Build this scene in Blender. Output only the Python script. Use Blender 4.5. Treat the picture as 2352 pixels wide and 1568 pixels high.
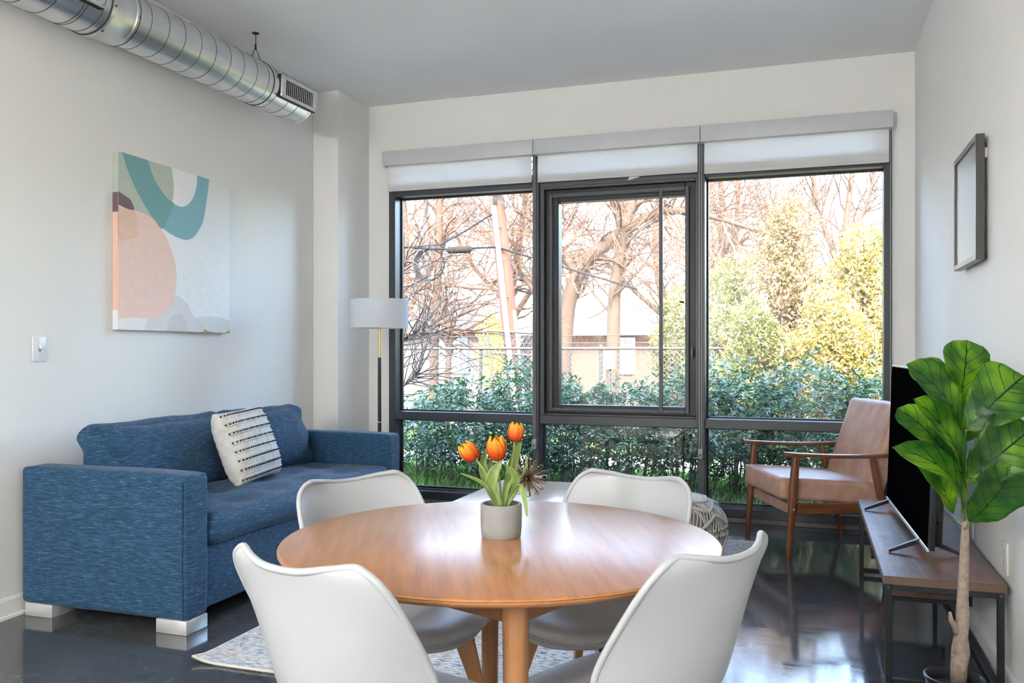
import bpy, bmesh, math, random
import numpy as np
from mathutils import Vector, Matrix, noise as mnoise

for o in list(bpy.data.objects):
    bpy.data.objects.remove(o)
SC = bpy.context.scene
COL = SC.collection
PI = math.pi
R = math.radians

# ------------------------------------------------------------------ camera
cam_d = bpy.data.cameras.new('camera')
cam_d.sensor_width = 36.0
cam_d.lens = 1987.0 / 2352.0 * 36.0
cam_d.shift_y = 19.0 / 2352.0
cam_d.clip_start = 0.05
cam_d.clip_end = 300
cam = bpy.data.objects.new('camera', cam_d)
COL.objects.link(cam)
cam.location = (0, 0, 1.22)
cam.rotation_euler = (R(90), 0, R(18.9))
SC.camera = cam

# ------------------------------------------------------------------ sky, sun, exposure
SUN_EL, SUN_AZ = R(50), R(168)        # azimuth measured clockwise from +Y: the sun stands behind the building
w = bpy.data.worlds.new('sky')
SC.world = w
w.use_nodes = True
nt = w.node_tree
sky = nt.nodes.new('ShaderNodeTexSky')
sky.sky_type = 'NISHITA'
sky.sun_disc = False
sky.sun_elevation = SUN_EL
sky.sun_rotation = SUN_AZ
sky.altitude = 50
sky.air_density = 1.0
sky.dust_density = 3.0
sky.ozone_density = 1.0
bg = nt.nodes['Background']
nt.links.new(sky.outputs[0], bg.inputs[0])
bg.inputs[1].default_value = 2.5

sd = bpy.data.lights.new('sun', 'SUN')
sd.energy = 4.8
sd.color = (1.0, 0.80, 0.58)
sd.angle = R(0.6)
sun = bpy.data.objects.new('sun', sd)
COL.objects.link(sun)
sdir = Vector((math.sin(SUN_AZ) * math.cos(SUN_EL), math.cos(SUN_AZ) * math.cos(SUN_EL), math.sin(SUN_EL)))
sun.rotation_euler = sdir.to_track_quat('Z', 'Y').to_euler()
sun.location = (0, -4, 12)

FILL_COLOR, FILL_STRENGTH = (1.0, 0.985, 0.965, 1), 50.0  # glow of the fill globes added behind the viewer
SC.view_settings.view_transform = 'Standard'
SC.view_settings.look = 'None'
SC.view_settings.gamma = 1.0
SC.view_settings.use_curve_mapping = False
SC.view_settings.exposure = 1.45
SC.cycles.adaptive_threshold = 0.05
SC.cycles.max_bounces = 9
SC.cycles.transparent_max_bounces = 6

# ------------------------------------------------------------------ helpers
def lin(r, g, b):
    f = lambda c: (c / 255 / 12.92) if c / 255 <= 0.04045 else ((c / 255 + 0.055) / 1.055) ** 2.4
    return (f(r), f(g), f(b), 1.0)

class N:
    """tiny node-graph helper"""
    def __init__(self, name):
        self.m = bpy.data.materials.new(name)
        self.m.use_nodes = True
        self.t = self.m.node_tree
        self.b = self.t.nodes['Principled BSDF']
        self.out = self.t.nodes['Material Output']
    def n(self, kind, **kw):
        x = self.t.nodes.new('ShaderNode' + kind)
        for k, v in kw.items():
            setattr(x, k, v)
        return x
    def l(self, a, b):
        self.t.links.new(a, b)
    def set(self, **kw):
        for k, v in kw.items():
            self.b.inputs[k.replace('_', ' ')].default_value = v
        return self
    def coord(self, which='Object', scale=(1, 1, 1), rot=(0, 0, 0)):
        c = self.n('TexCoord')
        mp = self.n('Mapping')
        mp.inputs['Scale'].default_value = scale
        mp.inputs['Rotation'].default_value = rot
        self.l(c.outputs[which], mp.inputs['Vector'])
        return mp.outputs['Vector']
    def noise(self, vec, scale=5, detail=4, rough=0.55):
        x = self.n('TexNoise')
        x.inputs['Scale'].default_value = scale
        x.inputs['Detail'].default_value = detail
        x.inputs['Roughness'].default_value = rough
        if vec is not None:
            self.l(vec, x.inputs['Vector'])
        return x.outputs['Fac']
    def ramp(self, fac, stops):
        x = self.n('ValToRGB')
        cr = x.color_ramp
        while len(cr.elements) < len(stops):
            cr.elements.new(0.5)
        for e, (p, c) in zip(cr.elements, stops):
            e.position = p
            e.color = c if len(c) == 4 else (*c, 1)
        self.l(fac, x.inputs['Fac'])
        return x.outputs['Color']
    def mix(self, fac, a, b, mode='MIX'):
        x = self.n('MixRGB', blend_type=mode)
        for s, i in ((fac, 0), (a, 1), (b, 2)):
            if hasattr(s, 'is_linked') or hasattr(s, 'links'):
                self.l(s, x.inputs[i])
            else:
                x.inputs[i].default_value = s
        return x.outputs[0]
    def math(self, op, a, b=None):
        x = self.n('Math', operation=op)
        for s, i in ((a, 0), (b, 1)):
            if s is None:
                continue
            if hasattr(s, 'links'):
                self.l(s, x.inputs[i])
            else:
                x.inputs[i].default_value = s
        return x.outputs[0]
    def color(self, sock):
        self.l(sock, self.b.inputs['Base Color'])
        return self
    def bump(self, h, strength=0.2, dist=0.01):
        x = self.n('Bump')
        x.inputs['Strength'].default_value = strength
        x.inputs['Distance'].default_value = dist
        self.l(h, x.inputs['Height'])
        self.l(x.outputs[0], self.b.inputs['Normal'])
        return self

MATS = {}
def plain(name, col, rough=0.5, metal=0.0, var=0.06, vscale=8, bump=0.0, bscale=60, coat=0.0, spec=0.5):
    if name in MATS:
        return MATS[name]
    k = N(name)
    v = k.coord('Object')
    f = k.noise(v, vscale, 3)
    c = col if len(col) == 4 else (*col, 1)
    dk = tuple(max(0, x * (1 - var)) for x in c[:3]) + (1,)
    lt = tuple(min(1, x * (1 + var)) for x in c[:3]) + (1,)
    k.color(k.ramp(f, [(0.3, dk), (0.7, lt)]))
    k.set(Roughness=rough, Metallic=metal)
    k.b.inputs['Coat Weight'].default_value = coat
    k.b.inputs['Coat Roughness'].default_value = 0.1
    k.b.inputs['Specular IOR Level'].default_value = spec
    if bump:
        k.bump(k.noise(v, bscale, 3), bump, 0.004)
    MATS[name] = k.m
    return k.m

def tag(o, label=None, cat=None, group=None, kind=None):
    if label: o['label'] = label
    if cat: o['category'] = cat
    if group: o['group'] = group
    if kind: o['kind'] = kind
    return o

def thing(name, label, cat, loc=(0, 0, 0), rz=0.0, group=None):
    o = bpy.data.objects.new(name, None)
    COL.objects.link(o)
    o.empty_display_size = 0.1
    o.location = loc
    o.rotation_euler = (0, 0, rz)
    return tag(o, label, cat, group)

def mk(name, V, F, mat, parent=None, smooth=None, uv=None, loc=None, rot=None):
    me = bpy.data.meshes.new(name)
    me.from_pydata([tuple(map(float, v)) for v in V], [], [tuple(int(i) for i in f) for f in F])
    if uv is not None:
        ul = me.uv_layers.new(name='UVMap')
        li = np.empty(len(me.loops), dtype=np.int32)
        me.loops.foreach_get('vertex_index', li)
        ul.data.foreach_set('uv', np.asarray(uv, dtype=np.float32)[li].ravel())
    me.materials.append(mat)
    me.update()
    if smooth is not None:
        me.polygons.foreach_set('use_smooth', [True] * len(me.polygons))
        if smooth < 180:
            me.set_sharp_from_angle(angle=R(smooth))
    o = bpy.data.objects.new(name, me)
    COL.objects.link(o)
    if parent is not None:
        o.parent = parent
    if loc is not None:
        o.location = loc
    if rot is not None:
        o.rotation_euler = rot
    return o

def again(src, parent, loc=None, rot=None):
    c = src.copy()
    COL.objects.link(c)
    c.parent = parent
    if loc is not None: c.location = loc
    if rot is not None: c.rotation_euler = rot
    return c

def copy_tree(o, parent=None):
    c = o.copy()
    COL.objects.link(c)
    c.parent = parent
    for ch in list(o.children):
        copy_tree(ch, c)
    return c

class MB:
    def __init__(self):
        self.V, self.F, self.U = [], [], []
    def add(self, V, F, U=None):
        n = len(self.V)
        self.V += [tuple(v) for v in V]
        self.F += [tuple(i + n for i in f) for f in F]
        if U is not None:
            self.U += [tuple(u) for u in U]
        return self
    def box(self, x0, x1, y0, y1, z0, z1, M=None):
        V = [(x0, y0, z0), (x1, y0, z0), (x1, y1, z0), (x0, y1, z0), (x0, y0, z1), (x1, y0, z1), (x1, y1, z1), (x0, y1, z1)]
        if M is not None:
            V = [M @ Vector(v) for v in V]
        return self.add(V, [(0, 3, 2, 1), (4, 5, 6, 7), (0, 1, 5, 4), (1, 2, 6, 5), (2, 3, 7, 6), (3, 0, 4, 7)])
    def bbox(self, x0, x1, y0, y1, z0, z1, r=0.005, seg=2, M=None):
        """box with bevelled edges"""
        bm = bmesh.new()
        bmesh.ops.create_cube(bm, size=1.0)
        for v in bm.verts:
            v.co = Vector(((x0 + x1) / 2 + v.co.x * (x1 - x0), (y0 + y1) / 2 + v.co.y * (y1 - y0), (z0 + z1) / 2 + v.co.z * (z1 - z0)))
        r = min(r, 0.49 * min(x1 - x0, y1 - y0, z1 - z0))
        bmesh.ops.bevel(bm, geom=bm.edges[:], offset=r, segments=seg, profile=0.5, affect='EDGES')
        bm.verts.index_update()
        V = [v.co.copy() for v in bm.verts]
        if M is not None:
            V = [M @ v for v in V]
        F = [tuple(v.index for v in f.verts) for f in bm.faces]
        bm.free()
        return self.add(V, F)
    def tube(self, pts, rad, n=8, caps=True, closed=False):
        P = [Vector(p) for p in pts]
        if not hasattr(rad, '__len__'):
            rad = [rad] * len(P)
        V, F = [], []
        up = None
        m = len(P)
        for i, p in enumerate(P):
            if closed:
                d = P[(i + 1) % m] - P[i - 1]
            else:
                d = P[min(i + 1, m - 1)] - P[max(i - 1, 0)]
            if d.length < 1e-9:
                d = Vector((0, 0, 1))
            d.normalize()
            if up is None:
                up = d.orthogonal().normalized()
            else:
                up = up - d * up.dot(d)
                up = up.normalized() if up.length > 1e-6 else d.orthogonal().normalized()
            s = d.cross(up)
            for j in range(n):
                a = 2 * PI * j / n
                V.append(p + (up * math.cos(a) + s * math.sin(a)) * rad[i])
        for i in range(m if closed else m - 1):
            i2 = (i + 1) % m
            for j in range(n):
                F.append((i * n + j, i * n + (j + 1) % n, i2 * n + (j + 1) % n, i2 * n + j))
        if caps and not closed:
            F.append(tuple(range(n - 1, -1, -1)))
            F.append(tuple(range((m - 1) * n, m * n)))
        return self.add(V, F)
    def lathe(self, prof, n=32, c=(0, 0, 0), closed=False):
        """prof: (radius, z); radius 0 ends make poles"""
        V, F = [], []
        rows = []
        for r, z in prof:
            if r <= 1e-6:
                rows.append([len(V)])
                V.append((c[0], c[1], c[2] + z))
            else:
                rows.append(list(range(len(V), len(V) + n)))
                V += [(c[0] + r * math.cos(2 * PI * j / n), c[1] + r * math.sin(2 * PI * j / n), c[2] + z) for j in range(n)]
        pairs = list(zip(rows[:-1], rows[1:]))
        if closed:
            pairs.append((rows[-1], rows[0]))
        for a, b in pairs:
            for j in range(n):
                k = (j + 1) % n
                if len(a) == 1 and len(b) == 1: continue
                if len(a) == 1: F.append((a[0], b[k], b[j]))
                elif len(b) == 1: F.append((a[j], a[k], b[0]))
                else: F.append((a[j], a[k], b[k], b[j]))
        return self.add(V, F)
    def grid(self, fn, nu, nv, uv=False, closed_u=False):
        V = [fn(i / (nu if closed_u else nu - 1), j / (nv - 1)) for j in range(nv) for i in range(nu)]
        F = []
        for j in range(nv - 1):
            for i in range(nu if closed_u else nu - 1):
                i2 = (i + 1) % nu
                F.append((j * nu + i, j * nu + i2, (j + 1) * nu + i2, (j + 1) * nu + i))
        U = [(i / (nu - 1), j / (nv - 1)) for j in range(nv) for i in range(nu)] if uv else None
        return self.add(V, F, U)
    def prism(self, poly, z0, z1, M=None):
        n = len(poly)
        V = [(x, y, z0) for x, y in poly] + [(x, y, z1) for x, y in poly]
        if M is not None:
            V = [M @ Vector(v) for v in V]
        F = [tuple(range(n - 1, -1, -1)), tuple(range(n, 2 * n))]
        F += [(i, (i + 1) % n, n + (i + 1) % n, n + i) for i in range(n)]
        return self.add(V, F)
    def build(self, name, mat, parent=None, smooth=None, loc=None, rot=None):
        return mk(name, self.V, self.F, mat, parent, smooth, self.U if self.U else None, loc, rot)

def box(name, mat, parent, x0, x1, y0, y1, z0, z1, r=0.004, seg=2, smooth=35):
    return MB().bbox(x0, x1, y0, y1, z0, z1, r, seg).build(name, mat, parent, smooth)

def struct(name, mb, mat, label=None, smooth=None, cat=None):
    o = mb.build(name, mat, None, smooth)
    return tag(o, label, cat, None, 'structure')

def spline(table, s):
    """Catmull-Rom through rows of a table; s in 0..1"""
    n = len(table) - 1
    x = min(max(s, 0), 1) * n
    i = min(int(x), n - 1)
    t = x - i
    p0, p1, p2, p3 = table[max(i - 1, 0)], table[i], table[i + 1], table[min(i + 2, n)]
    return [0.5 * (2 * b + (c - a) * t + (2 * a - 5 * b + 4 * c - d) * t * t + (3 * b - a - 3 * c + d) * t ** 3)
            for a, b, c, d in zip(p0, p1, p2, p3)]

def fbm(p, s=1.0, o=3):
    return mnoise.fractal(Vector(p) * s, 1.0, 2.0, o)

def puff(hx, hy, hz, r, bulge=(0, 0, 0), n=14, wr=0.0, ws=6.0, seed=0, dent=None):
    """soft cushion: rounded box with bulged faces and wrinkles; returns V, F centred on the origin"""
    V, F, idx = [], [], {}
    def vert(p):
        k = tuple(round(c, 5) for c in p)
        if k in idx: return idx[k]
        q = Vector((p[0] * hx, p[1] * hy, p[2] * hz))
        inner = Vector((max(-hx + r, min(hx - r, q.x)), max(-hy + r, min(hy - r, q.y)), max(-hz + r, min(hz - r, q.z))))
        d = q - inner
        nrm = d.normalized() if d.length > 1e-9 else Vector((0, 0, 0))
        m = max(range(3), key=lambda a: abs(p[a]))
        if d.length > 1e-9:
            q = inner + nrm * r
        u = [p[a] for a in range(3) if a != m]
        f = (1 - u[0] ** 2) * (1 - u[1] ** 2)
        q[m] += math.copysign(bulge[m] * f, p[m])
        if wr:
            e = fbm((q.x + seed * 3.1, q.y, q.z), ws, 3) * wr
            q += (nrm if nrm.length > 0 else Vector([1.0 if a == m else 0 for a in range(3)]) * math.copysign(1, p[m])) * e
        if dent: q = dent(q)
        idx[k] = len(V)
        V.append(q)
        return idx[k]
    for ax in range(3):
        for sg in (-1, 1):
            for i in range(n):
                for j in range(n):
                    c = []
                    for a, b in ((i, j), (i + 1, j), (i + 1, j + 1), (i, j + 1)):
                        # denser samples towards the edges
                        e = lambda t: math.sin((t / n * 2 - 1) * PI / 2)
                        p = [0, 0, 0]
                        p[ax] = sg
                        p[(ax + 1) % 3] = e(a)
                        p[(ax + 2) % 3] = e(b)
                        c.append(vert(p))
                    F.append(tuple(c) if sg > 0 else tuple(reversed(c)))
    return V, F

# ------------------------------------------------------------------ materials of the shell
def wall_mat(name, col):
    k = N(name)
    v = k.coord('Object')
    k.color(k.ramp(k.noise(v, 1.3, 3), [(0.3, tuple(x * 0.985 for x in col[:3]) + (1,)), (0.7, col)]))
    k.set(Roughness=0.62)
    k.bump(k.noise(v, 180, 2), 0.06, 0.002)
    return k.m
M_WALL = wall_mat('wall_paint', (0.86, 0.845, 0.81, 1))
M_CEIL = wall_mat('ceiling_paint', (0.91, 0.91, 0.905, 1))
M_TRIM = plain('white_trim', (0.82, 0.82, 0.80), 0.4, var=0.02)
M_FRAME = plain('dark_anodised_frame', (0.043, 0.048, 0.057), 0.38, var=0.08, vscale=3, spec=0.6)
M_FRAME2 = plain('grey_screen_frame', (0.072, 0.076, 0.085), 0.42, var=0.05)
M_CURB = plain('curb_metal', (0.18, 0.165, 0.15), 0.5, var=0.1)
M_STEEL = plain('black_steel', (0.012, 0.014, 0.017), 0.45, var=0.1)

def floor_mat():
    k = N('polished_concrete')
    v = k.coord('Object')
    a = k.noise(v, 0.9, 6, 0.6)
    b = k.noise(v, 14, 4, 0.6)
    c = k.mix(0.35, a, b)
    k.color(k.ramp(c, [(0.32, (0.045, 0.047, 0.050, 1)), (0.55, (0.080, 0.084, 0.090, 1)), (0.75, (0.125, 0.130, 0.136, 1))]))
    # trowel marks and scuffs live in the sealer's roughness
    s = k.noise(k.coord('Object', (3, 16, 1), (0, 0, 0.6)), 2.2, 5, 0.7)
    r = k.ramp(s, [(0.35, (0.055,) * 3), (0.75, (0.13,) * 3)])
    k.l(r, k.b.inputs['Roughness'])
    k.b.inputs['IOR'].default_value = 1.5
    k.b.inputs['Specular IOR Level'].default_value = 0.6
    k.bump(k.noise(v, 22, 3), 0.012, 0.004)
    return k.m
M_FLOOR = floor_mat()

def glass_mat():
    k = N('window_glass')
    k.t.nodes.remove(k.b)
    tr = k.n('BsdfTransparent'); tr.inputs[0].default_value = (0.95, 0.97, 0.965, 1)
    gl = k.n('BsdfGlossy'); gl.inputs['Roughness'].default_value = 0.0
    fr = k.n('Fresnel'); fr.inputs[0].default_value = 1.45
    mx = k.n('MixShader')
    k.l(fr.outputs[0], mx.inputs[0]); k.l(tr.outputs[0], mx.inputs[1]); k.l(gl.outputs[0], mx.inputs[2])
    k.l(mx.outputs[0], k.out.inputs['Surface'])
    return k.m
M_GLASS = glass_mat()

# ------------------------------------------------------------------ room shell
YB, YF = 6.30, -3.2            # window wall, rear wall
XR = 0.67                      # right wall
HC = 3.20
LW = [(-3.43, YF), (-3.43, 2.7), (-3.61, 5.81)]     # left wall runs slightly out towards the pier
struct('floor', MB().box(-4.1, 1.0, YF - 0.2, YB + 0.13, -0.12, 0.0), M_FLOOR, 'dark polished concrete floor with a glossy sealed surface', cat='floor')
struct('ceiling', MB().box(-4.1, 1.0, YF - 0.2, YB + 0.2, HC, HC + 0.3), M_CEIL, 'smooth pale painted ceiling', cat='ceiling')
m = MB()
poly = [(-3.43, YF), (-3.43, 2.7), (-3.61, 5.81), (-3.61, YB + 0.2), (-3.95, YB + 0.2), (-3.95, YF)]
m.prism(poly, 0, HC)
struct('wall_left', m, M_WALL, 'plain off-white left wall behind the blue sofa', cat='wall')
struct('pier', MB().bbox(-3.61, -3.39, 5.81, YB + 0.2, 0, HC, 0.006, 2), M_WALL, 'off-white square pier between left wall and windows', 35, 'pier')
m = MB()
m.box(-3.39, -3.203, YB, YB + 0.2, 0, HC)
m.box(0.528, XR, YB, YB + 0.2, 0, HC)
m.box(-3.203, 0.528, YB, YB + 0.2, 2.80, HC)
struct('wall_window', m, M_WALL, 'off-white wall around the tall dark framed windows', cat='wall')
struct('wall_right', MB().box(XR, XR + 0.2, YF, YB + 0.2, 0, HC), M_WALL, 'plain off-white right wall behind the television', cat='wall')
struct('wall_rear', MB().box(-3.95, XR + 0.2, YF - 0.2, YF, 0, HC), M_WALL, 'plain off-white wall behind the viewer', cat='wall')

def baseboard(name, label, p0, p1, side):
    """profile extruded along a wall; side = +1 when the room lies to the right of p0->p1"""
    d = Vector((p1[0] - p0[0], p1[1] - p0[1], 0)); L = d.length; d.normalize()
    nrm = Vector((d.y, -d.x, 0)) * side
    prof = [(0, 0), (0.020, 0), (0.020, 0.012), (0.013, 0.018), (0.013, 0.082), (0.009, 0.093), (0, 0.096)]
    V = []
    for e in (Vector((*p0, 0)), Vector((*p1, 0))):
        V += [e + nrm * a + Vector((0, 0, b)) for a, b in prof]
    n = len(prof)
    F = [(i, (i + 1) % n, n + (i + 1) % n, n + i) for i in range(n)] + [tuple(range(n)), tuple(range(2 * n - 1, n - 1, -1))]
    return struct(name, MB().add(V, F), M_TRIM, label, None, 'baseboard')
baseboard('baseboard_left', 'white baseboard along the left wall behind the sofa', (-3.43, 2.7), (-3.61, 5.81), 1)
baseboard('baseboard_rear_left', 'white baseboard along the near end of the left wall', (-3.43, YF), (-3.43, 2.7), 1)
baseboard('baseboard_right', 'white baseboard along the right wall behind the TV stand', (XR, YF), (XR, YB), -1)

# unseen facade blocks added so the building's shade covers the planting bed
M_ADDED_FACADE = plain('added_facade_render', (0.62, 0.58, 0.52), 0.8)
struct('added_facade_left', MB().box(-10, -4.1, YF, YB + 0.15, -0.1, HC + 0.3), M_ADDED_FACADE, 'unseen facade block added left of the windows to shade the bed', cat='facade')
struct('added_facade_right', MB().box(1.0, 8, YF, YB + 0.15, -0.1, HC + 0.3), M_ADDED_FACADE, 'unseen facade block added right of the windows to shade the bed', cat='facade')

# ------------------------------------------------------------------ windows
FY0, FY1, GY = 6.285, 6.43, 6.405
def wroot(name, label, x):
    o = thing(name, label, 'window', (x, YB, 0))
    o['kind'] = 'structure'
    return o
def member(name, root, x0, x1, z0, z1, y0=FY0, y1=FY1, mat=None, r=0.003):
    ox, oy = root.location.x, root.location.y
    return box(name, mat or M_FRAME, root, x0 - ox, x1 - ox, y0 - oy, y1 - oy, z0, z1, r, 1, 30)
def pane(root, x0, x1, z0, z1, y=GY):
    ox, oy = root.location.x, root.location.y
    return MB().box(x0 - ox, x1 - ox, y - oy, y - oy + 0.006, z0, z1).build('pane', M_GLASS, root)
SILL, TR0, TR1, HD0, HD1, TOP = 0.095, 0.658, 0.725, 2.45, 2.555, 2.80
def bay(root, x0, x1, mid=True):
    member('sill_rail', root, x0, x1, 0.032, SILL, FY0, FY1)
    member('sill_ledge', root, x0, x1, SILL - 0.004, SILL + 0.012, 6.355, FY1 + 0.02, M_FRAME2)
    member('curb', root, x0, x1, 0.0, 0.032, 6.28, FY1, M_CURB)
    member('transom', root, x0, x1, TR0, TR1)
    member('head', root, x0, x1, HD0, HD1)
    member('top_rail', root, x0, x1, 2.76, TOP)
    for z0, z1 in ((TR0 - 0.03, TR0), (TR1, TR1 + 0.012), (SILL + 0.012, SILL + 0.024), (HD0 - 0.012, HD0)):
        member('glazing_bead', root, x0, x1, z0 if z0 != TR0 - 0.03 else TR0 - 0.012, z1, GY - 0.012, GY + 0.018, M_STEEL, 0.001)
    pane(root, x0, x1, SILL, TR0)
    if mid: pane(root, x0, x1, TR1, HD0)
    pane(root, x0, x1, HD1, 2.76)
W1 = wroot('window_1', 'left window bay with one tall fixed pane beside the floor lamp', -2.56)
member('jamb', W1, -3.203, -3.148, 0, TOP)
member('glazing_bead', W1, -3.148, -3.136, SILL, HD0, GY - 0.012, GY + 0.018, M_STEEL, 0.001)
bay(W1, -3.148, -1.981)
member('mullion', W1, -1.981, -1.929, 0, TOP, 6.265)
W3 = wroot('window_3', 'right window bay with one tall fixed pane behind the armchair', -0.1)
member('mullion', W3, -0.748, -0.696, 0, TOP, 6.265)
bay(W3, -0.696, 0.48)
member('jamb', W3, 0.48, 0.528, 0, TOP)
member('glazing_bead', W3, -0.696, -0.684, SILL, HD0, GY - 0.012, GY + 0.018, M_STEEL, 0.001)
W2 = wroot('window_2', 'middle window bay with a dark casement and retractable screen', -1.34)
bay(W2, -1.929, -0.748, False)
member('glazing_bead', W2, -1.929, -1.917, SILL, TR0, GY - 0.012, GY + 0.018, M_STEEL, 0.001)
# casement: fixed frame, sash, screen frame with pull bar
def ring(name, root, x0, x1, z0, z1, t, y0, y1, mat):
    tl, tr, tb, tt = t
    ox, oy = root.location.x, root.location.y
    mb = MB()
    mb.bbox(x0 - ox, x0 + tl - ox, y0 - oy, y1 - oy, z0, z1, 0.003, 1)
    mb.bbox(x1 - tr - ox, x1 - ox, y0 - oy, y1 - oy, z0, z1, 0.003, 1)
    mb.bbox(x0 + tl - ox, x1 - tr - ox, y0 - oy, y1 - oy, z0, z0 + tb, 0.003, 1)
    mb.bbox(x0 + tl - ox, x1 - tr - ox, y0 - oy, y1 - oy, z1 - tt, z1, 0.003, 1)
    return mb.build(name, mat, root, 30)
ring('casement_frame', W2, -1.929, -0.748, TR1, HD0 + 0.004, (0.034, 0.016, 0.016, 0.022), 6.288, FY1, M_FRAME)
ring('sash', W2, -1.895, -0.764, TR1 + 0.016, HD0 - 0.018, (0.10, 0.078, 0.062, 0.092), 6.335, FY1, M_STEEL)
sf = ring('screen_frame', W2, -1.862, -0.812, 0.757, 2.402, (0.026, 0.028, 0.028, 0.032), 6.306, 6.338, M_FRAME2)
member('pull_bar', W2, -1.027, -1.001, 0.757, 2.402, 6.302, 6.332, M_FRAME2)
pane(W2, -1.80, -0.84, 0.80, 2.345, 6.40)
h = MB().bbox(0.548, 0.562, -0.03, -0.010, 1.16, 1.24, 0.004, 2).bbox(0.551, 0.559, -0.045, -0.028, 1.17, 1.23, 0.003, 1).build('latch', plain('latch_brass', (0.25, 0.20, 0.12), 0.35, 0.8), W2, 30)
MB().tube([(0.495, -0.015, 1.56), (0.465, -0.03, 1.565)], 0.006, 6).build('screen_pin', M_STEEL, W2, 40)
# strip of paper left stuck to the window head
sr = MB().add([(0.085, -0.020, 2.462), (0.165, -0.020, 2.478), (0.190, -0.030, 2.497), (0.105, -0.022, 2.495),
               (0.085, -0.019, 2.461), (0.165, -0.019, 2.477), (0.190, -0.029, 2.496), (0.105, -0.021, 2.494)],
              [(0, 1, 2, 3), (7, 6, 5, 4), (0, 4, 5, 1), (1, 5, 6, 2), (2, 6, 7, 3), (3, 7, 4, 0)])
sr.build('paper_label', plain('paper', (0.8, 0.8, 0.78), 0.6), W2)

# ------------------------------------------------------------------ roller shades
def shade_mat():
    k = N('shade_fabric')
    k.set(Base_Color=(0.86, 0.85, 0.83, 1), Roughness=0.8)
    v = k.coord('Object')
    k.bump(k.noise(v, 400, 2), 0.1, 0.001)
    tl = k.n('BsdfTranslucent'); tl.inputs[0].default_value = (0.9, 0.88, 0.85, 1)
    mx = k.n('MixShader'); mx.inputs[0].default_value = 0.32
    k.l(k.b.outputs[0], mx.inputs[1]); k.l(tl.outputs[0], mx.inputs[2]); k.l(mx.outputs[0], k.out.inputs['Surface'])
    return k.m
M_SHADE = shade_mat()
M_VAL = plain('shade_valance', (0.60, 0.61, 0.62), 0.45, var=0.02)
M_BEAD = plain('cord_grey', (0.42, 0.42, 0.42), 0.5)
def roller_shade(x0, x1, label, cordx, cordz, bottom):
    t = thing('roller_shade', label, 'roller shade', ((x0 + x1) / 2, 6.285, 2.80), 0, 'white roller shades over the windows')
    hw = (x1 - x0) / 2
    box('valance', M_VAL, t, -hw, hw, -0.095, -0.003, -0.115, 0.0, 0.003)
    box('mount_board', M_TRIM, t, -hw + .01, hw - .01, -0.005, 0.014, -0.1, -0.002, 0.001)
    dz = bottom - 2.80
    # cloth hangs from the roll with a faint fold
    fw = hw - 0.022
    def f(u, v):
        z = -0.08 + (dz + 0.08) * v
        return (-fw + 2 * fw * u, -0.047 + 0.003 * math.sin(v * 7 + u * 2), z)
    mb = MB(); mb.grid(f, 14, 12)
    nV = len(mb.V)
    back = [(x, y + 0.0018, z) for x, y, z in mb.V]
    mb.add(back, [tuple(reversed(q)) for q in mb.F[:]])
    mb.build('cloth', M_SHADE, t, 60)
    MB().tube([(-hw + 0.02, -0.046, -0.045), (hw - 0.02, -0.046, -0.045)], 0.03, 16).build('roll', M_SHADE, t, 40)
    mbh = MB().bbox(-fw, fw, -0.053, -0.040, dz - 0.012, dz + 0.006, 0.004, 2)
    mbh.build('hem_bar', M_SHADE, t, 40)
    cx = cordx - (x0 + x1) / 2
    if cordz is not None:
        c = MB()
        for s in (-0.007, 0.007):
            c.tube([(cx + s, -0.055, -0.10), (cx + s, -0.053, -1.0), (cx + s, -0.05, cordz - 2.80)], 0.0022, 5)
        cc = c.build('bead_cord', M_BEAD, t, 60)
        MB().bbox(cx - 0.017, cx + 0.017, -0.062, -0.019, cordz - 2.80 - 0.075, cordz - 2.80, 0.006, 2).build('cord_tensioner', plain('tensioner', (0.30, 0.31, 0.33), 0.4), t, 40)
        MB().lathe([(0, 0), (0.006, 0), (0.006, 0.004), (0, 0.004)], 12).build('screw', M_STEEL, t, 40, (cx, -0.062, cordz - 2.80 - 0.045), (PI / 2, 0, 0))
    return t
roller_shade(-3.215, -1.957, 'white roller shade above the left window bay', -1.958, 0.545, 2.497)
roller_shade(-1.953, -0.722, 'white roller shade above the middle casement window', -0.722, 0.52, 2.492)
roller_shade(-0.718, 0.530, 'white roller shade above the right window bay', 0.522, 0.5, 2.475)

# ------------------------------------------------------------------ fill globes added behind the viewer to brighten the room
def fill_globe(x, y, label):
    t = thing('fill_globe', label, 'fill lamp', (x, y, HC), 0, 'fill globes added behind the viewer')
    MB().lathe([(0, 0), (0.06, 0), (0.06, -0.02), (0.01, -0.03), (0, -0.03)], 24).build('canopy', plain('lamp_white', (0.8, 0.8, 0.8), 0.4), t, 40)
    MB().tube([(0, 0, -0.03), (0, 0, -1.0)], 0.004, 8).build('cord', plain('lamp_white', (0.8, 0.8, 0.8)), t, 60)
    if 'opal_fill_globe' not in MATS:
        k = N('opal_fill_globe'); k.set(Base_Color=(0.9, 0.9, 0.88, 1), Roughness=0.4)
        k.b.inputs['Emission Color'].default_value = FILL_COLOR
        k.b.inputs['Emission Strength'].default_value = FILL_STRENGTH
        MATS['opal_fill_globe'] = k.m
    MB().lathe([(0, -0.18)] + [(0.18 * math.sin(PI * i / 24), 0.18 * -math.cos(PI * i / 24)) for i in range(1, 24)] + [(0, 0.18)], 40, (0, 0, -1.16)).build('globe', MATS['opal_fill_globe'], t, 180)
    return t
fill_globe(-1.717, -1.3, 'added fill globe behind the viewer, nearer the dining table')
fill_globe(-1.876, -2.6, 'added fill globe behind the viewer, nearer the rear wall')

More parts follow.
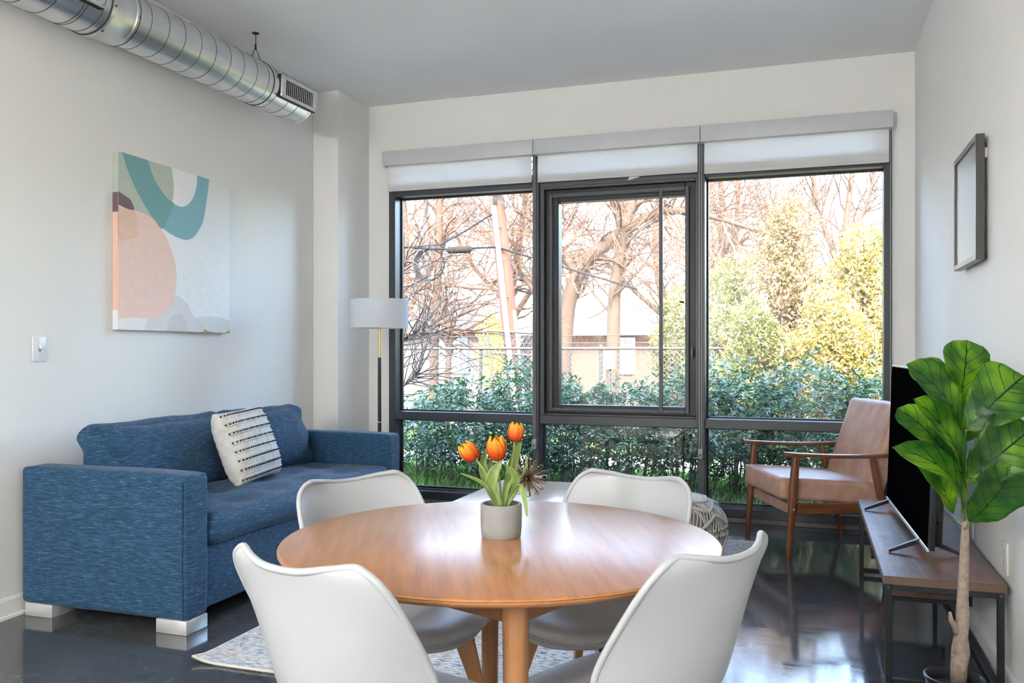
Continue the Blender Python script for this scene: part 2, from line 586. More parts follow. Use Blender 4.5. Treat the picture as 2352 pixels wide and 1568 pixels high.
# ------------------------------------------------------------------ duct
def duct_mat():
    k = N('galvanised_steel')
    v = k.coord('Object')
    a = k.noise(k.coord('Object', (1, 1, 1)), 6, 4)
    k.color(k.ramp(a, [(0.3, (0.66, 0.68, 0.69, 1)), (0.7, (0.80, 0.81, 0.81, 1))]))
    k.set(Metallic=1.0)
    k.set(Roughness=0.30)
    return k.m
M_DUCT = duct_mat()
M_SEAM = plain('duct_seam', (0.10, 0.105, 0.11), 0.4, 0.8)
M_ALU = plain('aluminium', (0.72, 0.72, 0.71), 0.35, 0.6)
DX, DZ, DR = -3.27, 2.888, 0.137
t = thing('air_duct', 'round galvanised spiral air duct hung under the ceiling', 'duct', (DX, 2.0, DZ))
def ring_y(r0, r1, y0, y1, n=48):
    """hollow-looking tube section along y: lathe turned on its side"""
    mb = MB()
    def f(u, v):
        a = 2 * PI * u
        return (r0 * math.cos(a), y0 + (y1 - y0) * v, r0 * math.sin(a))
    mb.grid(f, n, 2, closed_u=True)
    return mb
def drum(name, prof, mat, n=56):
    mb = MB()
    P = prof
    def f(u, v):
        i = min(int(round(v * (len(P) - 1))), len(P) - 1)
        a = 2 * PI * u
        return (P[i][0] * math.cos(a), P[i][1], P[i][0] * math.sin(a))
    mb.grid(f, n, len(P), closed_u=True)
    return mb.build(name, mat, t, 35)
Y0 = 2.0
drum('trunk_section', [(0, YF + 0.02 - Y0), (0.155, YF + 0.02 - Y0), (0.155, 3.262 - Y0), (0.150, 3.266 - Y0)], M_DUCT)
drum('coupling', [(0.15, 3.262 - Y0), (0.158, 3.262 - Y0), (0.158, 3.30 - Y0), (0.152, 3.31 - Y0), (0.146, 3.43 - Y0), (0.150, 3.435 - Y0), (0.150, 3.45 - Y0), (0.137, 3.452 - Y0)], M_DUCT)
drum('branch_section', [(DR, 3.44 - Y0), (DR, 5.03 - Y0), (DR + 0.004, 5.03 - Y0), (DR + 0.004, 5.05 - Y0), (DR - 0.005, 5.052 - Y0), (0.0, 5.054 - Y0)], M_DUCT)
def seam(y, r, w, slant=0.0):
    mb = MB()
    pts = [(r * math.cos(a), y - Y0 + slant * math.sin(a), r * math.sin(a)) for a in [2 * PI * i / 56 for i in range(56)]]
    mb.tube(pts, w, 6, closed=True)
    return mb.build('seam', M_SEAM, t, 60)
for y in (2.45, 2.58, 2.72, 2.865, 2.989, 3.121, 3.139, 3.225): seam(y, 0.155, 0.0022, 0.006)
for y in (3.264, 3.452): seam(y, 0.156 if y < 3.3 else 0.1475, 0.0045)
for y in (3.544, 3.671, 3.794, 3.923, 4.046, 4.176, 4.299, 4.427, 4.546, 4.655, 4.792, 4.902): seam(y, DR, 0.0019, 0.008)
for a in (-0.2, -1.1, 0.6):
    for y in (3.285, 3.44):
        MB().lathe([(0, 0.004), (0.005, 0.003), (0.006, 0), (0, 0)], 8).build('screw', M_SEAM, t, 60,
            (0.158 * math.cos(a), y - Y0, 0.158 * math.sin(a)), (0, PI / 2 - a, 0))
def grille(yc, L, ang, r):
    Mr = Matrix.Translation((0, yc - Y0, 0)) @ Matrix.Rotation(-ang, 4, 'Y')
    h = 0.066
    fr = MB()
    for z0, z1 in ((-h, -h + 0.019), (h - 0.019, h)):
        fr.bbox(r + 0.008, r + 0.024, -L / 2, L / 2, z0, z1, 0.002, 1, Mr)
    for y0 in (-L / 2, L / 2 - 0.036):
        fr.bbox(r + 0.008, r + 0.024, y0, y0 + 0.036, -h + 0.019, h - 0.019, 0.002, 1, Mr)
    g = fr.build('air_grille', M_ALU, t, 30)
    g['label'] = 'pale aluminium louvred grille'
    def bb(name, x0, x1, y0, y1, z0, z1, mat, rr=0.002):
        return MB().bbox(x0, x1, y0, y1, z0, z1, rr, 1, Mr).build(name, mat, g, 30)
    bb('gasket', r - 0.03, r + 0.010, -L / 2 - 0.008, L / 2 + 0.008, -h - 0.006, h + 0.006, M_STEEL, 0.004)
    bb('backing', r + 0.008, r + 0.012, -L / 2 + 0.02, L / 2 - 0.02, -h + 0.015, h - 0.015, plain('grille_dark', (0.01, 0.01, 0.01), 0.8))
    n = 15
    for i in range(n):
        y = -L / 2 + 0.05 + (L - 0.10) * i / (n - 1)
        bb('louver', r + 0.0125, r + 0.0155, y - 0.0026, y + 0.0026, -h + 0.02, h - 0.02, M_ALU, 0.0005)
    for y in (-L / 2 + 0.012, L / 2 - 0.012):
        MB().lathe([(0, 0.003), (0.0035, 0.002), (0.004, 0), (0, 0)], 8).build('screw', M_SEAM, g, 60,
            tuple(Mr @ Vector((r + 0.024, y, -h + 0.009))), (0, PI / 2 + ang, 0))
grille(4.865, 0.40, -0.06, 0.130)
grille(3.0, 0.40, -0.06, 0.149)
HG = (0, 4.60 - Y0, HC - DZ)
MB().lathe([(0, 0), (0.022, 0), (0.022, -0.004), (0, -0.004)], 14).build('anchor_plate', M_STEEL, t, 30, HG)
MB().tube([(0, 0, -0.003), (0.002, 0, -0.06), (-0.002, 0, -0.075)], 0.0025, 6).build('hanger_wire', M_STEEL, t, 60, HG)
MB().bbox(-0.006, 0.006, -0.005, 0.005, -0.105, -0.07, 0.003, 1).build('clamp', M_STEEL, t, 30, HG)
pts = [(0, 0, -0.09)] + [((DR + 0.002) * math.cos(a), 0, DZ - HC + (DR + 0.002) * math.sin(a)) for a in [R(75 - 3.0 * i * 4) for i in range(28)]] + [(0, 0, -0.09)]
MB().tube(pts, 0.0022, 6).build('loop_wire', M_STEEL, t, 60, HG)

# ================================================================== FURNITURE
# ------------------------------------------------------------------ sofa
def sofa_mat():
    k = N('blue_slub_weave')
    side = k.noise(k.coord('Object', (13, 13, 300)), 1.6, 4, 0.65)     # long slubs on upright faces
    top = k.noise(k.coord('Object', (300, 13, 13)), 1.6, 4, 0.65)      # and along the seat
    ge = k.n('NewGeometry'); sx = k.n('SeparateXYZ'); k.l(ge.outputs['Normal'], sx.inputs[0])
    up = k.math('GREATER_THAN', sx.outputs[2], 0.75)
    f = k.mix(up, side, top)
    fine = k.noise(k.coord('Object', (60, 60, 260)), 2, 2)
    f2 = k.mix(0.25, f, fine)
    k.color(k.ramp(f2, [(0.34, (0.002, 0.014, 0.032, 1)), (0.46, (0.006, 0.040, 0.092, 1)), (0.55, (0.016, 0.078, 0.165, 1)), (0.66, (0.10, 0.24, 0.40, 1))]))
    k.set(Roughness=0.85)
    k.b.inputs['Sheen Weight'].default_value = 0.08
    k.b.inputs['Sheen Roughness'].default_value = 0.5
    k.bump(f2, 0.25, 0.003)
    return k.m
M_SOFA = sofa_mat()
M_LEG = plain('brushed_leg', (0.70, 0.71, 0.71), 0.35, 0.55, var=0.1, vscale=15)
SX0, SX1, SY0, SY1 = -3.425, -2.50, 3.03, 5.07
t = thing('sofa', 'long blue woven fabric sofa with block legs against the left wall', 'sofa', (-2.96, 4.05, 0))
ox, oy = -2.96, 4.05
for (y0, y1) in ((SY0, SY0 + 0.15), (SY1 - 0.15, SY1)):
    V, F = puff((SX1 - SX0) / 2, (y1 - y0) / 2, 0.312, 0.022, (0.003, 0.006, 0.006), 16, 0.0025, 5, 3)
    V = [(v[0] + (SX0 + SX1) / 2 - ox, v[1] + (y0 + y1) / 2 - oy, v[2] + 0.372) for v in V]
    a = mk('arm', V, F, M_SOFA, t, 60)
    yo = y0 if y0 == SY0 else y1
    sg = -1 if y0 == SY0 else 1
    # piped seam down the front corner and over the arm
    xs = SX1 - 0.020 - ox
    MB().tube([(xs, yo - oy + sg * 0.002, 0.07), (xs, yo - oy + sg * 0.004, 0.35), (xs, yo - oy + sg * 0.003, 0.655)], 0.003, 6).build('piping', M_SOFA, a, 60)
yi0, yi1 = SY0 + 0.15, SY1 - 0.15
V, F = puff(0.30, (yi1 - yi0) / 2 - 0.002, 0.135, 0.012, (0.004, 0, 0.0), 14, 0.0015, 4, 7)
mk('seat_base', [(v[0] - 2.825 - ox, v[1] + (yi0 + yi1) / 2 - oy, v[2] + 0.21) for v in V], F, M_SOFA, t, 60)
V, F = puff(0.10, (yi1 - yi0) / 2 - 0.002, 0.29, 0.03, (0.0, 0, 0.0), 12, 0.002, 4, 8)
mk('back_frame', [(v[0] - 3.32 - ox, v[1] + (yi0 + yi1) / 2 - oy, v[2] + 0.362) for v in V], F, M_SOFA, t, 60)
# bench seat cushion with tufted dimples and a soft rolled front edge
tufts = [(-2.86, yi0 + (yi1 - yi0) * f) for f in (0.12, 0.31, 0.5, 0.69, 0.88)] + [(-2.64, yi0 + (yi1 - yi0) * f) for f in (0.215, 0.405, 0.595, 0.785)]
def dent(q):
    if q.z > 0.02:
        for tx, ty in tufts:
            dx, dy = q.x - (tx + 2.845), q.y - (ty - (yi0 + yi1) / 2)
            e = math.exp(-(dx * dx * 90 + dy * dy * 90))
            e2 = math.exp(-(dx * dx * 1400 + dy * dy * 30))
            q.z -= 0.022 * e + 0.005 * e2
    return q
V, F = puff(0.365, (yi1 - yi0) / 2 - 0.003, 0.072, 0.06, (0.012, 0, 0.024), 44, 0.006, 5, 5, dent)
mk('seat_cushion', [(v[0] - 2.845 - ox, v[1] + (yi0 + yi1) / 2 - oy, v[2] + 0.420) for v in V], F, M_SOFA, t, 180)
# two loose back cushions leaning on the frame
for i, (y0, y1, lean, sd) in enumerate(((3.20, 4.15, 0.30, 2), (4.145, 4.925, 0.30, 11))):
    def dn(q, sd=sd, hy=(y1 - y0) / 2):
        e = max(0, abs(q.y) / hy - 0.55) / 0.45
        q.z += 0.018 * (abs(q.y) / hy) ** 3 * (1 if q.z > 0.05 else 0) - 0.012 * math.exp(-(q.y / hy * 2) ** 2) * (1 if q.z > 0.05 else 0)
        q.x += 0.012 * math.sin(q.z * 38 + q.y * 9 + sd) * e
        return q
    V, F = puff(0.085, (y1 - y0) / 2, 0.205, 0.075, (0.06, 0.012, 0.018), 26, 0.012, 5.5, sd, dn)
    Mx = Matrix.Rotation(-lean, 4, 'Y')
    cx = -3.165
    V = [Mx @ v for v in V]
    c = mk('back_cushion', [(v[0] + cx - ox, v[1] + (y0 + y1) / 2 - oy, v[2] + 0.655) for v in V], F, M_SOFA, t, 180)
    # piping along the front outline
    hy = (y1 - y0) / 2
for x in (SX0 + 0.02, SX1 - 0.165):
    for y in (SY0 + 0.005, SY1 - 0.145):
        box('leg', M_LEG, t, x - ox, x + 0.16 - ox, y - oy, y + 0.14 - oy, 0.0, 0.062, 0.004)

# ------------------------------------------------------------------ throw pillow
def pillow_mat():
    k = N('ivory_rib_knit')
    v = k.coord('Object')
    k.color(k.ramp(k.noise(v, 25, 4), [(0.3, (0.62, 0.60, 0.57, 1)), (0.7, (0.80, 0.79, 0.77, 1))]))
    k.set(Roughness=0.9)
    wv = k.n('TexWave', wave_type='BANDS', bands_direction='Z')
    wv.inputs['Scale'].default_value = 55; wv.inputs['Distortion'].default_value = 1.0
    k.l(v, wv.inputs['Vector'])
    k.bump(wv.outputs['Fac'], 0.5, 0.004)
    return k.m
M_PIL = pillow_mat()
M_STITCH = plain('charcoal_yarn', (0.045, 0.045, 0.055), 0.9, var=0.3, vscale=60)
PW, PH = 0.215, 0.205
def pil(u, v, s):
    """u,v in -1..1 -> pillow face, s = +-1 side; returns local point (x out, y across, z up)"""
    th = 0.088 * ((1 - u ** 4) ** 0.5) * ((1 - v ** 4) ** 0.5)
    pin = 1 - 0.05 * (1 - u * u) * (abs(v) ** 6)
    pin2 = 1 - 0.05 * (1 - v * v) * (abs(u) ** 6)
    return Vector((s * th, u * PW * pin2, v * PH * pin))
t = thing('throw_pillow', 'ivory woven throw pillow with rows of dark stitching on the sofa', 'pillow', (-2.85, 4.045, 0.505), 0)
t.rotation_euler = (R(3), R(-20), R(4))
mb = MB()
def rib(u, v):
    col = math.floor((u + 1) * 4); row = math.floor((v + 1) * 4.5 + 0.25)
    fu = (u + 1) * 4 % 1; fv = ((v + 1) * 4.5 + 0.25) % 1
    blk = min(1, 6 * min(fu, 1 - fu)) * min(1, 6 * min(fv, 1 - fv))
    return 0.007 * blk
NP = 72
for s in (1, -1):
    def f(a, b, s=s):
        u, v = math.sin((a - 0.5) * PI), math.sin((b - 0.5) * PI)
        p = pil(u, v, s)
        p.x += s * rib(u, v) * (1 - abs(u) ** 6) * (1 - abs(v) ** 6)
        return (p.x, p.y, p.z + PH)
    g = MB().grid(f, NP, NP)
    mb.add(g.V, g.F if s > 0 else [tuple(reversed(q)) for q in g.F])
mb.build('pillow_cover', M_PIL, t, 180)
for r_ in range(8):
    v = -0.86 + r_ * 1.72 / 7
    mb = MB()
    for c_ in range(24):
        u = -0.93 + 1.86 * c_ / 23
        p = pil(u, v, 1) + Vector((0, 0, PH))
        du = pil(min(u + .02, 1), v, 1) - pil(max(u - .02, -1), v, 1); dv_ = pil(u, min(v + .02, 1), 1) - pil(u, max(v - .02, -1), 1)
        nn = du.cross(dv_).normalized()
        Mq = Matrix.Translation(p + nn * 0.0065) @ nn.to_track_quat('X', 'Z').to_matrix().to_4x4()
        mb.bbox(-0.005, 0.004, -0.0055, 0.0055, -0.0045, 0.0045, 0.003, 1, Mq)
    mb.build('stitch_row', M_STITCH, t, 60)
    for dv in (-0.045, 0.045):
        mb = MB()
        mb.tube([pil(-0.96 + 1.92 * i / 30, v + dv, 1) * 1.0 + Vector((0.0062, 0, PH)) for i in range(31)], 0.0036, 6)
        mb.build('braid', M_PIL, t, 60)

# ------------------------------------------------------------------ dining table
def wood(name, dark, mid, light, rough=0.3, axis=(1.2, 14, 14), scale=3.0, coat=0.3, rot=0.0, cr=0.16):
    k = N(name)
    v = k.coord('Object', axis, (0, 0, rot))
    a = k.noise(v, scale, 6, 0.6)
    b = k.noise(k.coord('Object', tuple(x * 6 for x in axis), (0, 0, rot)), scale, 3, 0.6)
    f = k.mix(0.3, a, b)
    k.color(k.ramp(f, [(0.32, dark), (0.5, mid), (0.68, light)]))
    k.set(Roughness=rough)
    k.b.inputs['Coat Weight'].default_value = coat
    k.b.inputs['Coat Roughness'].default_value = cr
    k.bump(b, 0.03, 0.002)
    return k.m
M_OAK = wood('honey_veneer', (0.31, 0.115, 0.030, 1), (0.40, 0.162, 0.046, 1), (0.47, 0.208, 0.068, 1), 0.36, rot=R(-18), coat=0.7, cr=0.24)
M_OAK_EDGE = wood('honey_edge', (0.30, 0.12, 0.045, 1), (0.38, 0.16, 0.06, 1), (0.44, 0.20, 0.08, 1), 0.35, (3, 3, 12))
M_BEECH = wood('beech_leg', (0.38, 0.165, 0.062, 1), (0.47, 0.222, 0.092, 1), (0.54, 0.285, 0.128, 1), 0.36, (16, 16, 1.4))
TC = (-0.743, 2.08)
TA = R(114.4)
t = thing('dining_table', 'round honey wood dining table ringed by four white chairs', 'table', (*TC, 0), TA)
tt = MB().lathe([(0.5485, 0.733), (0.552, 0.7365), (0.550, 0.7395), (0.545, 0.741), (0, 0.741)], 128).build('tabletop', M_OAK, t, 40)
MB().lathe([(0, 0.716), (0.50, 0.716), (0.535, 0.7195), (0.5475, 0.725), (0.5515, 0.731), (0.551, 0.7345), (0.546, 0.735)], 128).build('edge_band', M_OAK_EDGE, tt, 50)
LR = 0.385
for k_ in range(4):
    a = k_ * PI / 2
    MB().lathe([(0, 0.0), (0.020, 0.0), (0.0215, 0.01), (0.0265, 0.40), (0.0285, 0.70), (0.0285, 0.716), (0, 0.716)], 24).build('leg', M_BEECH, t, 40, (LR * math.cos(a), LR * math.sin(a), 0))
    p = Vector((LR * math.cos(a), LR * math.sin(a), 0)); q = Vector((LR * math.cos(a + PI / 2), LR * math.sin(a + PI / 2), 0))
    d = (q - p); L = d.length; ang = math.atan2(d.y, d.x)
    Mm = Matrix.Translation((p + q) / 2) @ Matrix.Rotation(ang, 4, 'Z')
    MB().bbox(-L / 2 + 0.015, L / 2 - 0.015, -0.009, 0.009, 0.642, 0.716, 0.002, 1, Mm).build('apron', M_OAK_EDGE, t, 30)

# ------------------------------------------------------------------ dining chairs
M_SHELL = plain('white_polypropylene', (0.43, 0.445, 0.465), 0.33, var=0.01, spec=0.5)
M_PAD = plain('pale_leatherette', (0.54, 0.53, 0.535), 0.42, var=0.03, vscale=6, bump=0.05, bscale=200)
ST = [  # cx, cz, half width, forward pull of the rim, lift of the rim
    (0.228, 0.418, 0.135, -0.045, 0.004),
    (0.215, 0.434, 0.172, -0.035, 0.008),
    (0.170, 0.442, 0.202, -0.010, 0.014),
    (0.090, 0.441, 0.222, 0.000, 0.026),
    (0.000, 0.434, 0.231, 0.004, 0.044),
    (-0.090, 0.434, 0.232, 0.020, 0.066),
    (-0.160, 0.455, 0.230, 0.062, 0.080),
    (-0.205, 0.510, 0.228, 0.100, 0.068),
    (-0.232, 0.590, 0.226, 0.104, 0.040),
    (-0.252, 0.680, 0.222, 0.084, 0.018),
    (-0.268, 0.750, 0.214, 0.064, 0.008),
    (-0.279, 0.792, 0.200, 0.052, 0.003),
    (-0.286, 0.815, 0.176, 0.046, 0.001),
    (-0.290, 0.823, 0.150, 0.044, 0.002)]
def shell_pt(u, s):
    cx, cz, hw, fw, up = spline(ST, s)
    e = abs(u) ** 2.0
    z = cz + up * e
    if s > 0.80:                       # crest dips a little in the middle
        z -= 0.010 * (1 - u * u) * (s - 0.80) / 0.20
    return Vector((cx + fw * e, u * hw, z))
def shell_nrm(u, s):
    a = shell_pt(min(u + 0.01, 1), s) - shell_pt(max(u - 0.01, -1), s)
    b = shell_pt(u, min(s + 0.005, 1)) - shell_pt(u, max(s - 0.005, 0))
    return a.cross(b).normalized()
def make_chair():
    t = thing('dining_chair', 'x', 'chair')
    nu, nv = 33, 61
    NR = shell_nrm(0, 0.3)
    sg = 1 if NR.z > 0 else -1
    inner, outer = [], []
    for j in range(nv):
        for i in range(nu):
            u, s = -1 + 2 * i / (nu - 1), j / (nv - 1)
            p = shell_pt(u, s); n = shell_nrm(u, s) * sg
            inner.append(p); outer.append(p - n * 0.0075)
    mb = MB(); off = nu * nv
    mb.V = inner + outer
    q = lambda i, j: j * nu + i
    for j in range(nv - 1):
        for i in range(nu - 1):
            f = (q(i, j), q(i + 1, j), q(i + 1, j + 1), q(i, j + 1))
            mb.F.append(f if sg > 0 else tuple(reversed(f)))
            g = tuple(x + off for x in f)
            mb.F.append(tuple(reversed(g)) if sg > 0 else g)
    shell = mb.build('shell', M_SHELL, t, 180)
    # rolled rim all the way round (closes the two skins)
    loop = [(i, 0) for i in range(nu)] + [(nu - 1, j) for j in range(1, nv)] + [(i, nv - 1) for i in range(nu - 2, -1, -1)] + [(0, j) for j in range(nv - 2, 0, -1)]
    pts = [(inner[q(i, j)] + outer[q(i, j)]) / 2 for i, j in loop]
    # soften the outline
    for _ in range(2):
        pts = [(pts[i - 1] + pts[i] * 2 + pts[(i + 1) % len(pts)]) / 4 for i in range(len(pts))]
    MB().tube(pts, 0.0075, 8, closed=True).build('rim', M_SHELL, shell, 180)
    # padded seat
    def pad(a, b, side):
        u = math.sin((a - 0.5) * PI) ; vv = b
        ss = 0.055 + 0.375 * b
        k = (1 - (2 * b - 1) ** 6) ** 0.5
        rnd = (1 - abs(2 * b - 1) ** 5) ** (1 / 5) if abs(2 * b - 1) < 1 else 0
        uu = u * 0.90 * (0.72 + 0.28 * rnd)
        p = shell_pt(uu, ss); n = shell_nrm(uu, ss) * sg
        hgt = 0.026 * (max(0, 1 - abs(u) ** 5) ** 0.5) * (max(0, 1 - abs(2 * b - 1) ** 6) ** 0.5)
        return p + n * (0.001 + (hgt if side else 0.0))
    mb = MB(); g = MB().grid(lambda a, b: pad(a, b, 1), 31, 31)
    mb.add(g.V, g.F if sg > 0 else [tuple(reversed(f)) for f in g.F])
    mb.build('seat_pad', M_PAD, t, 180)
    # crossed wooden base
    MB().bbox(-0.07, 0.07, -0.07, 0.07, 0.405, 0.420, 0.004, 1).build('mount_plate', M_STEEL, t, 30)
    for sx in (1, -1):
        for sy in (1, -1):
            top = Vector((0.135 * sx - 0.005, 0.125 * sy, 0.392)); foot = Vector((0.205 * sx - 0.01, 0.205 * sy, 0.0))
            d = Vector((sx * 0.74, sy * 0.67, 0)).normalized()
            s_ = Vector((-d.y, d.x, 0))
            mb = MB()
            def sect(c, h, w, upv):
                return [c + s_ * w + upv * h, c - s_ * w + upv * h, c - s_ * w - upv * h, c + s_ * w - upv * h]
            secs = [sect(Vector((0, 0, 0.392)) + d * 0.015, 0.014, 0.013, Vector((0, 0, 1))),
                    sect(top - d * 0.03, 0.014, 0.013, Vector((0, 0, 1)))]
            out = d
            secs.append([top + d * 0.022 + s_ * 0.013 + Vector((0, 0, 0.014)), top + d * 0.022 - s_ * 0.013 + Vector((0, 0, 0.014)),
                         top - d * 0.026 - s_ * 0.013 + Vector((0, 0, -0.022)), top - d * 0.026 + s_ * 0.013 + Vector((0, 0, -0.022))])
            for f_ in (0.35, 1.0):
                c = top.lerp(foot, f_)
                hw = 0.024 * (1 - f_) + 0.012 * f_
                secs.append([c + d * hw + s_ * 0.012, c + d * hw - s_ * 0.012, c - d * hw - s_ * 0.012, c - d * hw + s_ * 0.012])
            V = [p for s2 in secs for p in s2]
            F = [(0, 1, 2, 3)]
            for i in range(len(secs) - 1):
                for j in range(4):
                    F.append((i * 4 + j, (i + 1) * 4 + j, (i + 1) * 4 + (j + 1) % 4, i * 4 + (j + 1) % 4))
            F.append(tuple(len(V) - 1 - i for i in range(4)))
            for v in V: v.z = max(v.z, 0.0)
            me = MB().add(V, F).build('leg', M_BEECH, t, 30)
            bv = me.modifiers.new('edge', 'BEVEL'); bv.width = 0.004; bv.segments = 2
    return t
ch0 = make_chair()
CH = [(153.0, 0.675, 0, 'white shell dining chair between the sofa and the far left of the round table'),
      (70.7, 0.68, 0, 'white shell dining chair on the window side of the round table near the pouf'),
      (254.5, 0.69, 0, 'white shell dining chair in the foreground left, its back to the viewer'),
      (333.3, 0.66, 0, 'white shell dining chair in the foreground right, nearest the TV stand')]
for i, (a, r_, tw, lab) in enumerate(CH):
    c = ch0 if i == 0 else copy_tree(ch0)
    rr = r_ - 0.262
    c.location = (TC[0] + rr * math.cos(R(a)), TC[1] + rr * math.sin(R(a)), 0)
    c.rotation_euler = (0, 0, R(a + 180 + tw))
    tag(c, lab, 'chair', 'white chairs around the dining table')

# ------------------------------------------------------------------ rug
def rug_mat():
    k = N('distressed_rug')
    a = k.noise(k.coord('Object', (26, 90, 1)), 1.0, 5, 0.75)
    big = k.noise(k.coord('Object', (1.6, 2.2, 1)), 1.5, 4, 0.6)
    col = k.noise(k.coord('Object', (5, 9, 1)), 1.2, 4, 0.7)
    patch = k.ramp(col, [(0.32, (0.05, 0.13, 0.27, 1)), (0.42, (0.28, 0.38, 0.50, 1)), (0.50, (0.60, 0.59, 0.57, 1)), (0.60, (0.58, 0.41, 0.30, 1)), (0.70, (0.20, 0.28, 0.38, 1))])
    m1 = k.ramp(a, [(0.40, (0.05, 0.065, 0.10, 1)), (0.46, (0.26, 0.28, 0.33, 1)), (0.52, (0.66, 0.65, 0.63, 1)), (0.66, (0.80, 0.79, 0.77, 1))])
    f = k.ramp(big, [(0.40, (0.05,) * 3), (0.56, (0.9,) * 3)])
    k.color(k.mix(f, m1, k.mix(0.5, patch, m1)))
    k.set(Roughness=0.95)
    k.b.inputs['Sheen Weight'].default_value = 0.2
    k.bump(a, 0.5, 0.004)
    return k.m
M_RUG = rug_mat()
RX0, RX1, RY0, RY1 = -2.272, -0.31, 2.79, 5.66
t = thing('area_rug', 'pale distressed area rug with blue and peach patches under the coffee table', 'rug', ((RX0 + RX1) / 2, (RY0 + RY1) / 2, 0))
hx, hy = (RX1 - RX0) / 2, (RY1 - RY0) / 2
def rug_z(x, y):
    e = math.hypot(x + hx, y + hy)
    return 0.012 + 0.016 * max(0, 1 - e / 0.12) ** 2
def fr(u, v):
    x, y = -hx + 2 * hx * u ** 1.0, -hy + 2 * hy * v ** 1.6
    return (x, y, rug_z(x, y))
mb = MB().grid(fr, 60, 60)
n0 = len(mb.V)
mb.add([(x, y, max(0.0005, z - 0.011)) for x, y, z in mb.V], [tuple(reversed(f)) for f in mb.F])
for i in range(59):
    for a, b in ((i, i + 1), (59 * 60 + i + 1, 59 * 60 + i), ((i + 1) * 60, i * 60), (i * 60 + 59, (i + 1) * 60 + 59)):
        mb.F.append((b, a, a + n0, b + n0))
mb.build('pile', M_RUG, t, 180)
M_BIND = plain('rug_binding', (0.66, 0.62, 0.54), 0.9)
edge = [(-hx, -hy + 2 * hy * i / 40) for i in range(41)] + [(-hx + 2 * hx * i / 40, hy) for i in range(1, 41)] + [(hx, hy - 2 * hy * i / 40) for i in range(1, 41)] + [(hx - 2 * hx * i / 40, -hy) for i in range(1, 40)]
MB().tube([(x, y, rug_z(x, y) - 0.004) for x, y in edge], 0.0055, 6, closed=True).build('binding', M_BIND, t, 180)

# ------------------------------------------------------------------ coffee table
M_LOAK = wood('pale_oak', (0.50, 0.33, 0.20, 1), (0.58, 0.40, 0.25, 1), (0.64, 0.46, 0.30, 1), 0.28, coat=0.5)
t = thing('coffee_table', 'low rectangular wooden coffee table between sofa and pouf', 'table', (-1.47, 4.49, 0.012))
box('tabletop', M_LOAK, t, -0.31, 0.31, -0.57, 0.57, 0.383, 0.408, 0.004)
for sx in (-1, 1):
    for sy in (-1, 1):
        box('leg', M_STEEL, t, sx * 0.275 - 0.0125, sx * 0.275 + 0.0125, sy * 0.53 - 0.0125, sy * 0.53 + 0.0125, 0.0, 0.383, 0.002, 1)
for sx in (-1, 1):
    box('side_rail', M_STEEL, t, sx * 0.275 - 0.0125, sx * 0.275 + 0.0125, -0.5175, 0.5175, 0.358, 0.3829, 0.002, 1)
for sy in (-1, 1):
    box('end_rail', M_STEEL, t, -0.2625, 0.2625, sy * 0.53 - 0.0125, sy * 0.53 + 0.0125, 0.358, 0.3829, 0.002, 1)

# ------------------------------------------------------------------ wire burst ornament on the coffee table
M_BRONZE = plain('antique_brass', (0.32, 0.22, 0.12), 0.35, 0.85, var=0.25, vscale=30)
t = thing('wire_burst_ornament', 'brass wire burst ornament of thin loops on the coffee table', 'ornament', (-1.423, 4.417, 0.4215))
CB = Vector((0, 0, 0.112))
src = None
nl = 46
for i in range(nl):
    z = 1 - 2 * (i + 0.5) / nl
    a = i * 2.39996
    d = Vector((math.sqrt(1 - z * z) * math.cos(a), math.sqrt(1 - z * z) * math.sin(a), z))
    L = 0.104
    pts = [(0, 0.0, 0.004), (0.006, 0, L * 0.55), (0.010, 0, L * 0.94), (0.004, 0, L), (-0.006, 0, L * 0.985), (-0.011, 0, L * 0.9), (-0.006, 0, L * 0.5), (0, 0, 0.004)]
    if src is None:
        src = MB().tube(pts, 0.0026, 5).build('wire_loop', M_BRONZE, t, 60)
        o = src
    else:
        o = again(src, t)
    o.rotation_mode = 'QUATERNION'
    o.location = CB
    o.rotation_quaternion = d.to_track_quat('Z', 'Y') @ Matrix.Rotation(i * 1.7, 3, 'Z').to_quaternion()

# ------------------------------------------------------------------ knotted pouf
M_POUF = plain('pouf_cover', (0.20, 0.185, 0.165), 0.95, var=0.15, vscale=30, bump=0.3, bscale=150)
M_ROPE = plain('cotton_rope', (0.50, 0.475, 0.45), 0.95, var=0.12, vscale=40, bump=0.3, bscale=300)
t = thing('knotted_pouf', 'round grey macrame pouf standing on the rug', 'pouf', (-0.715, 4.95, 0.012))
PR, PHt = 0.275, 0.375
def pprof(v):
    a = -PI / 2 + PI * v
    return (PR * abs(math.cos(a)) ** 0.55, PHt / 2 + PHt / 2 * math.copysign(abs(math.sin(a)) ** 0.75, math.sin(a)))
def psurf(th, v, off=0.0):
    r_, z = pprof(min(max(v, 0.001), 0.999))
    r2, z2 = pprof(min(v + 0.01, 0.999)); r1, z1 = pprof(max(v - 0.01, 0.001))
    n = Vector((z2 - z1, -(r2 - r1))); n.normalize()
    return ((r_ + n.x * off) * math.cos(th), (r_ + n.x * off) * math.sin(th), max(z + n.y * off, 0.0))
MB().grid(lambda u, v: psurf(u * 2 * PI, v), 48, 34, closed_u=True).build('body', M_POUF, t, 180)
mb = MB()
for i in range(110):
    th = 2 * PI * i / 110
    mb.tube([psurf(th + 0.04 * math.sin(v * 22 + i), v, 0.004) for v in [0.05 + 0.93 * j / 17 for j in range(18)]], 0.0042, 4, caps=False)
tag(mb.build('cord_web', M_ROPE, t, 180), kind='stuff')
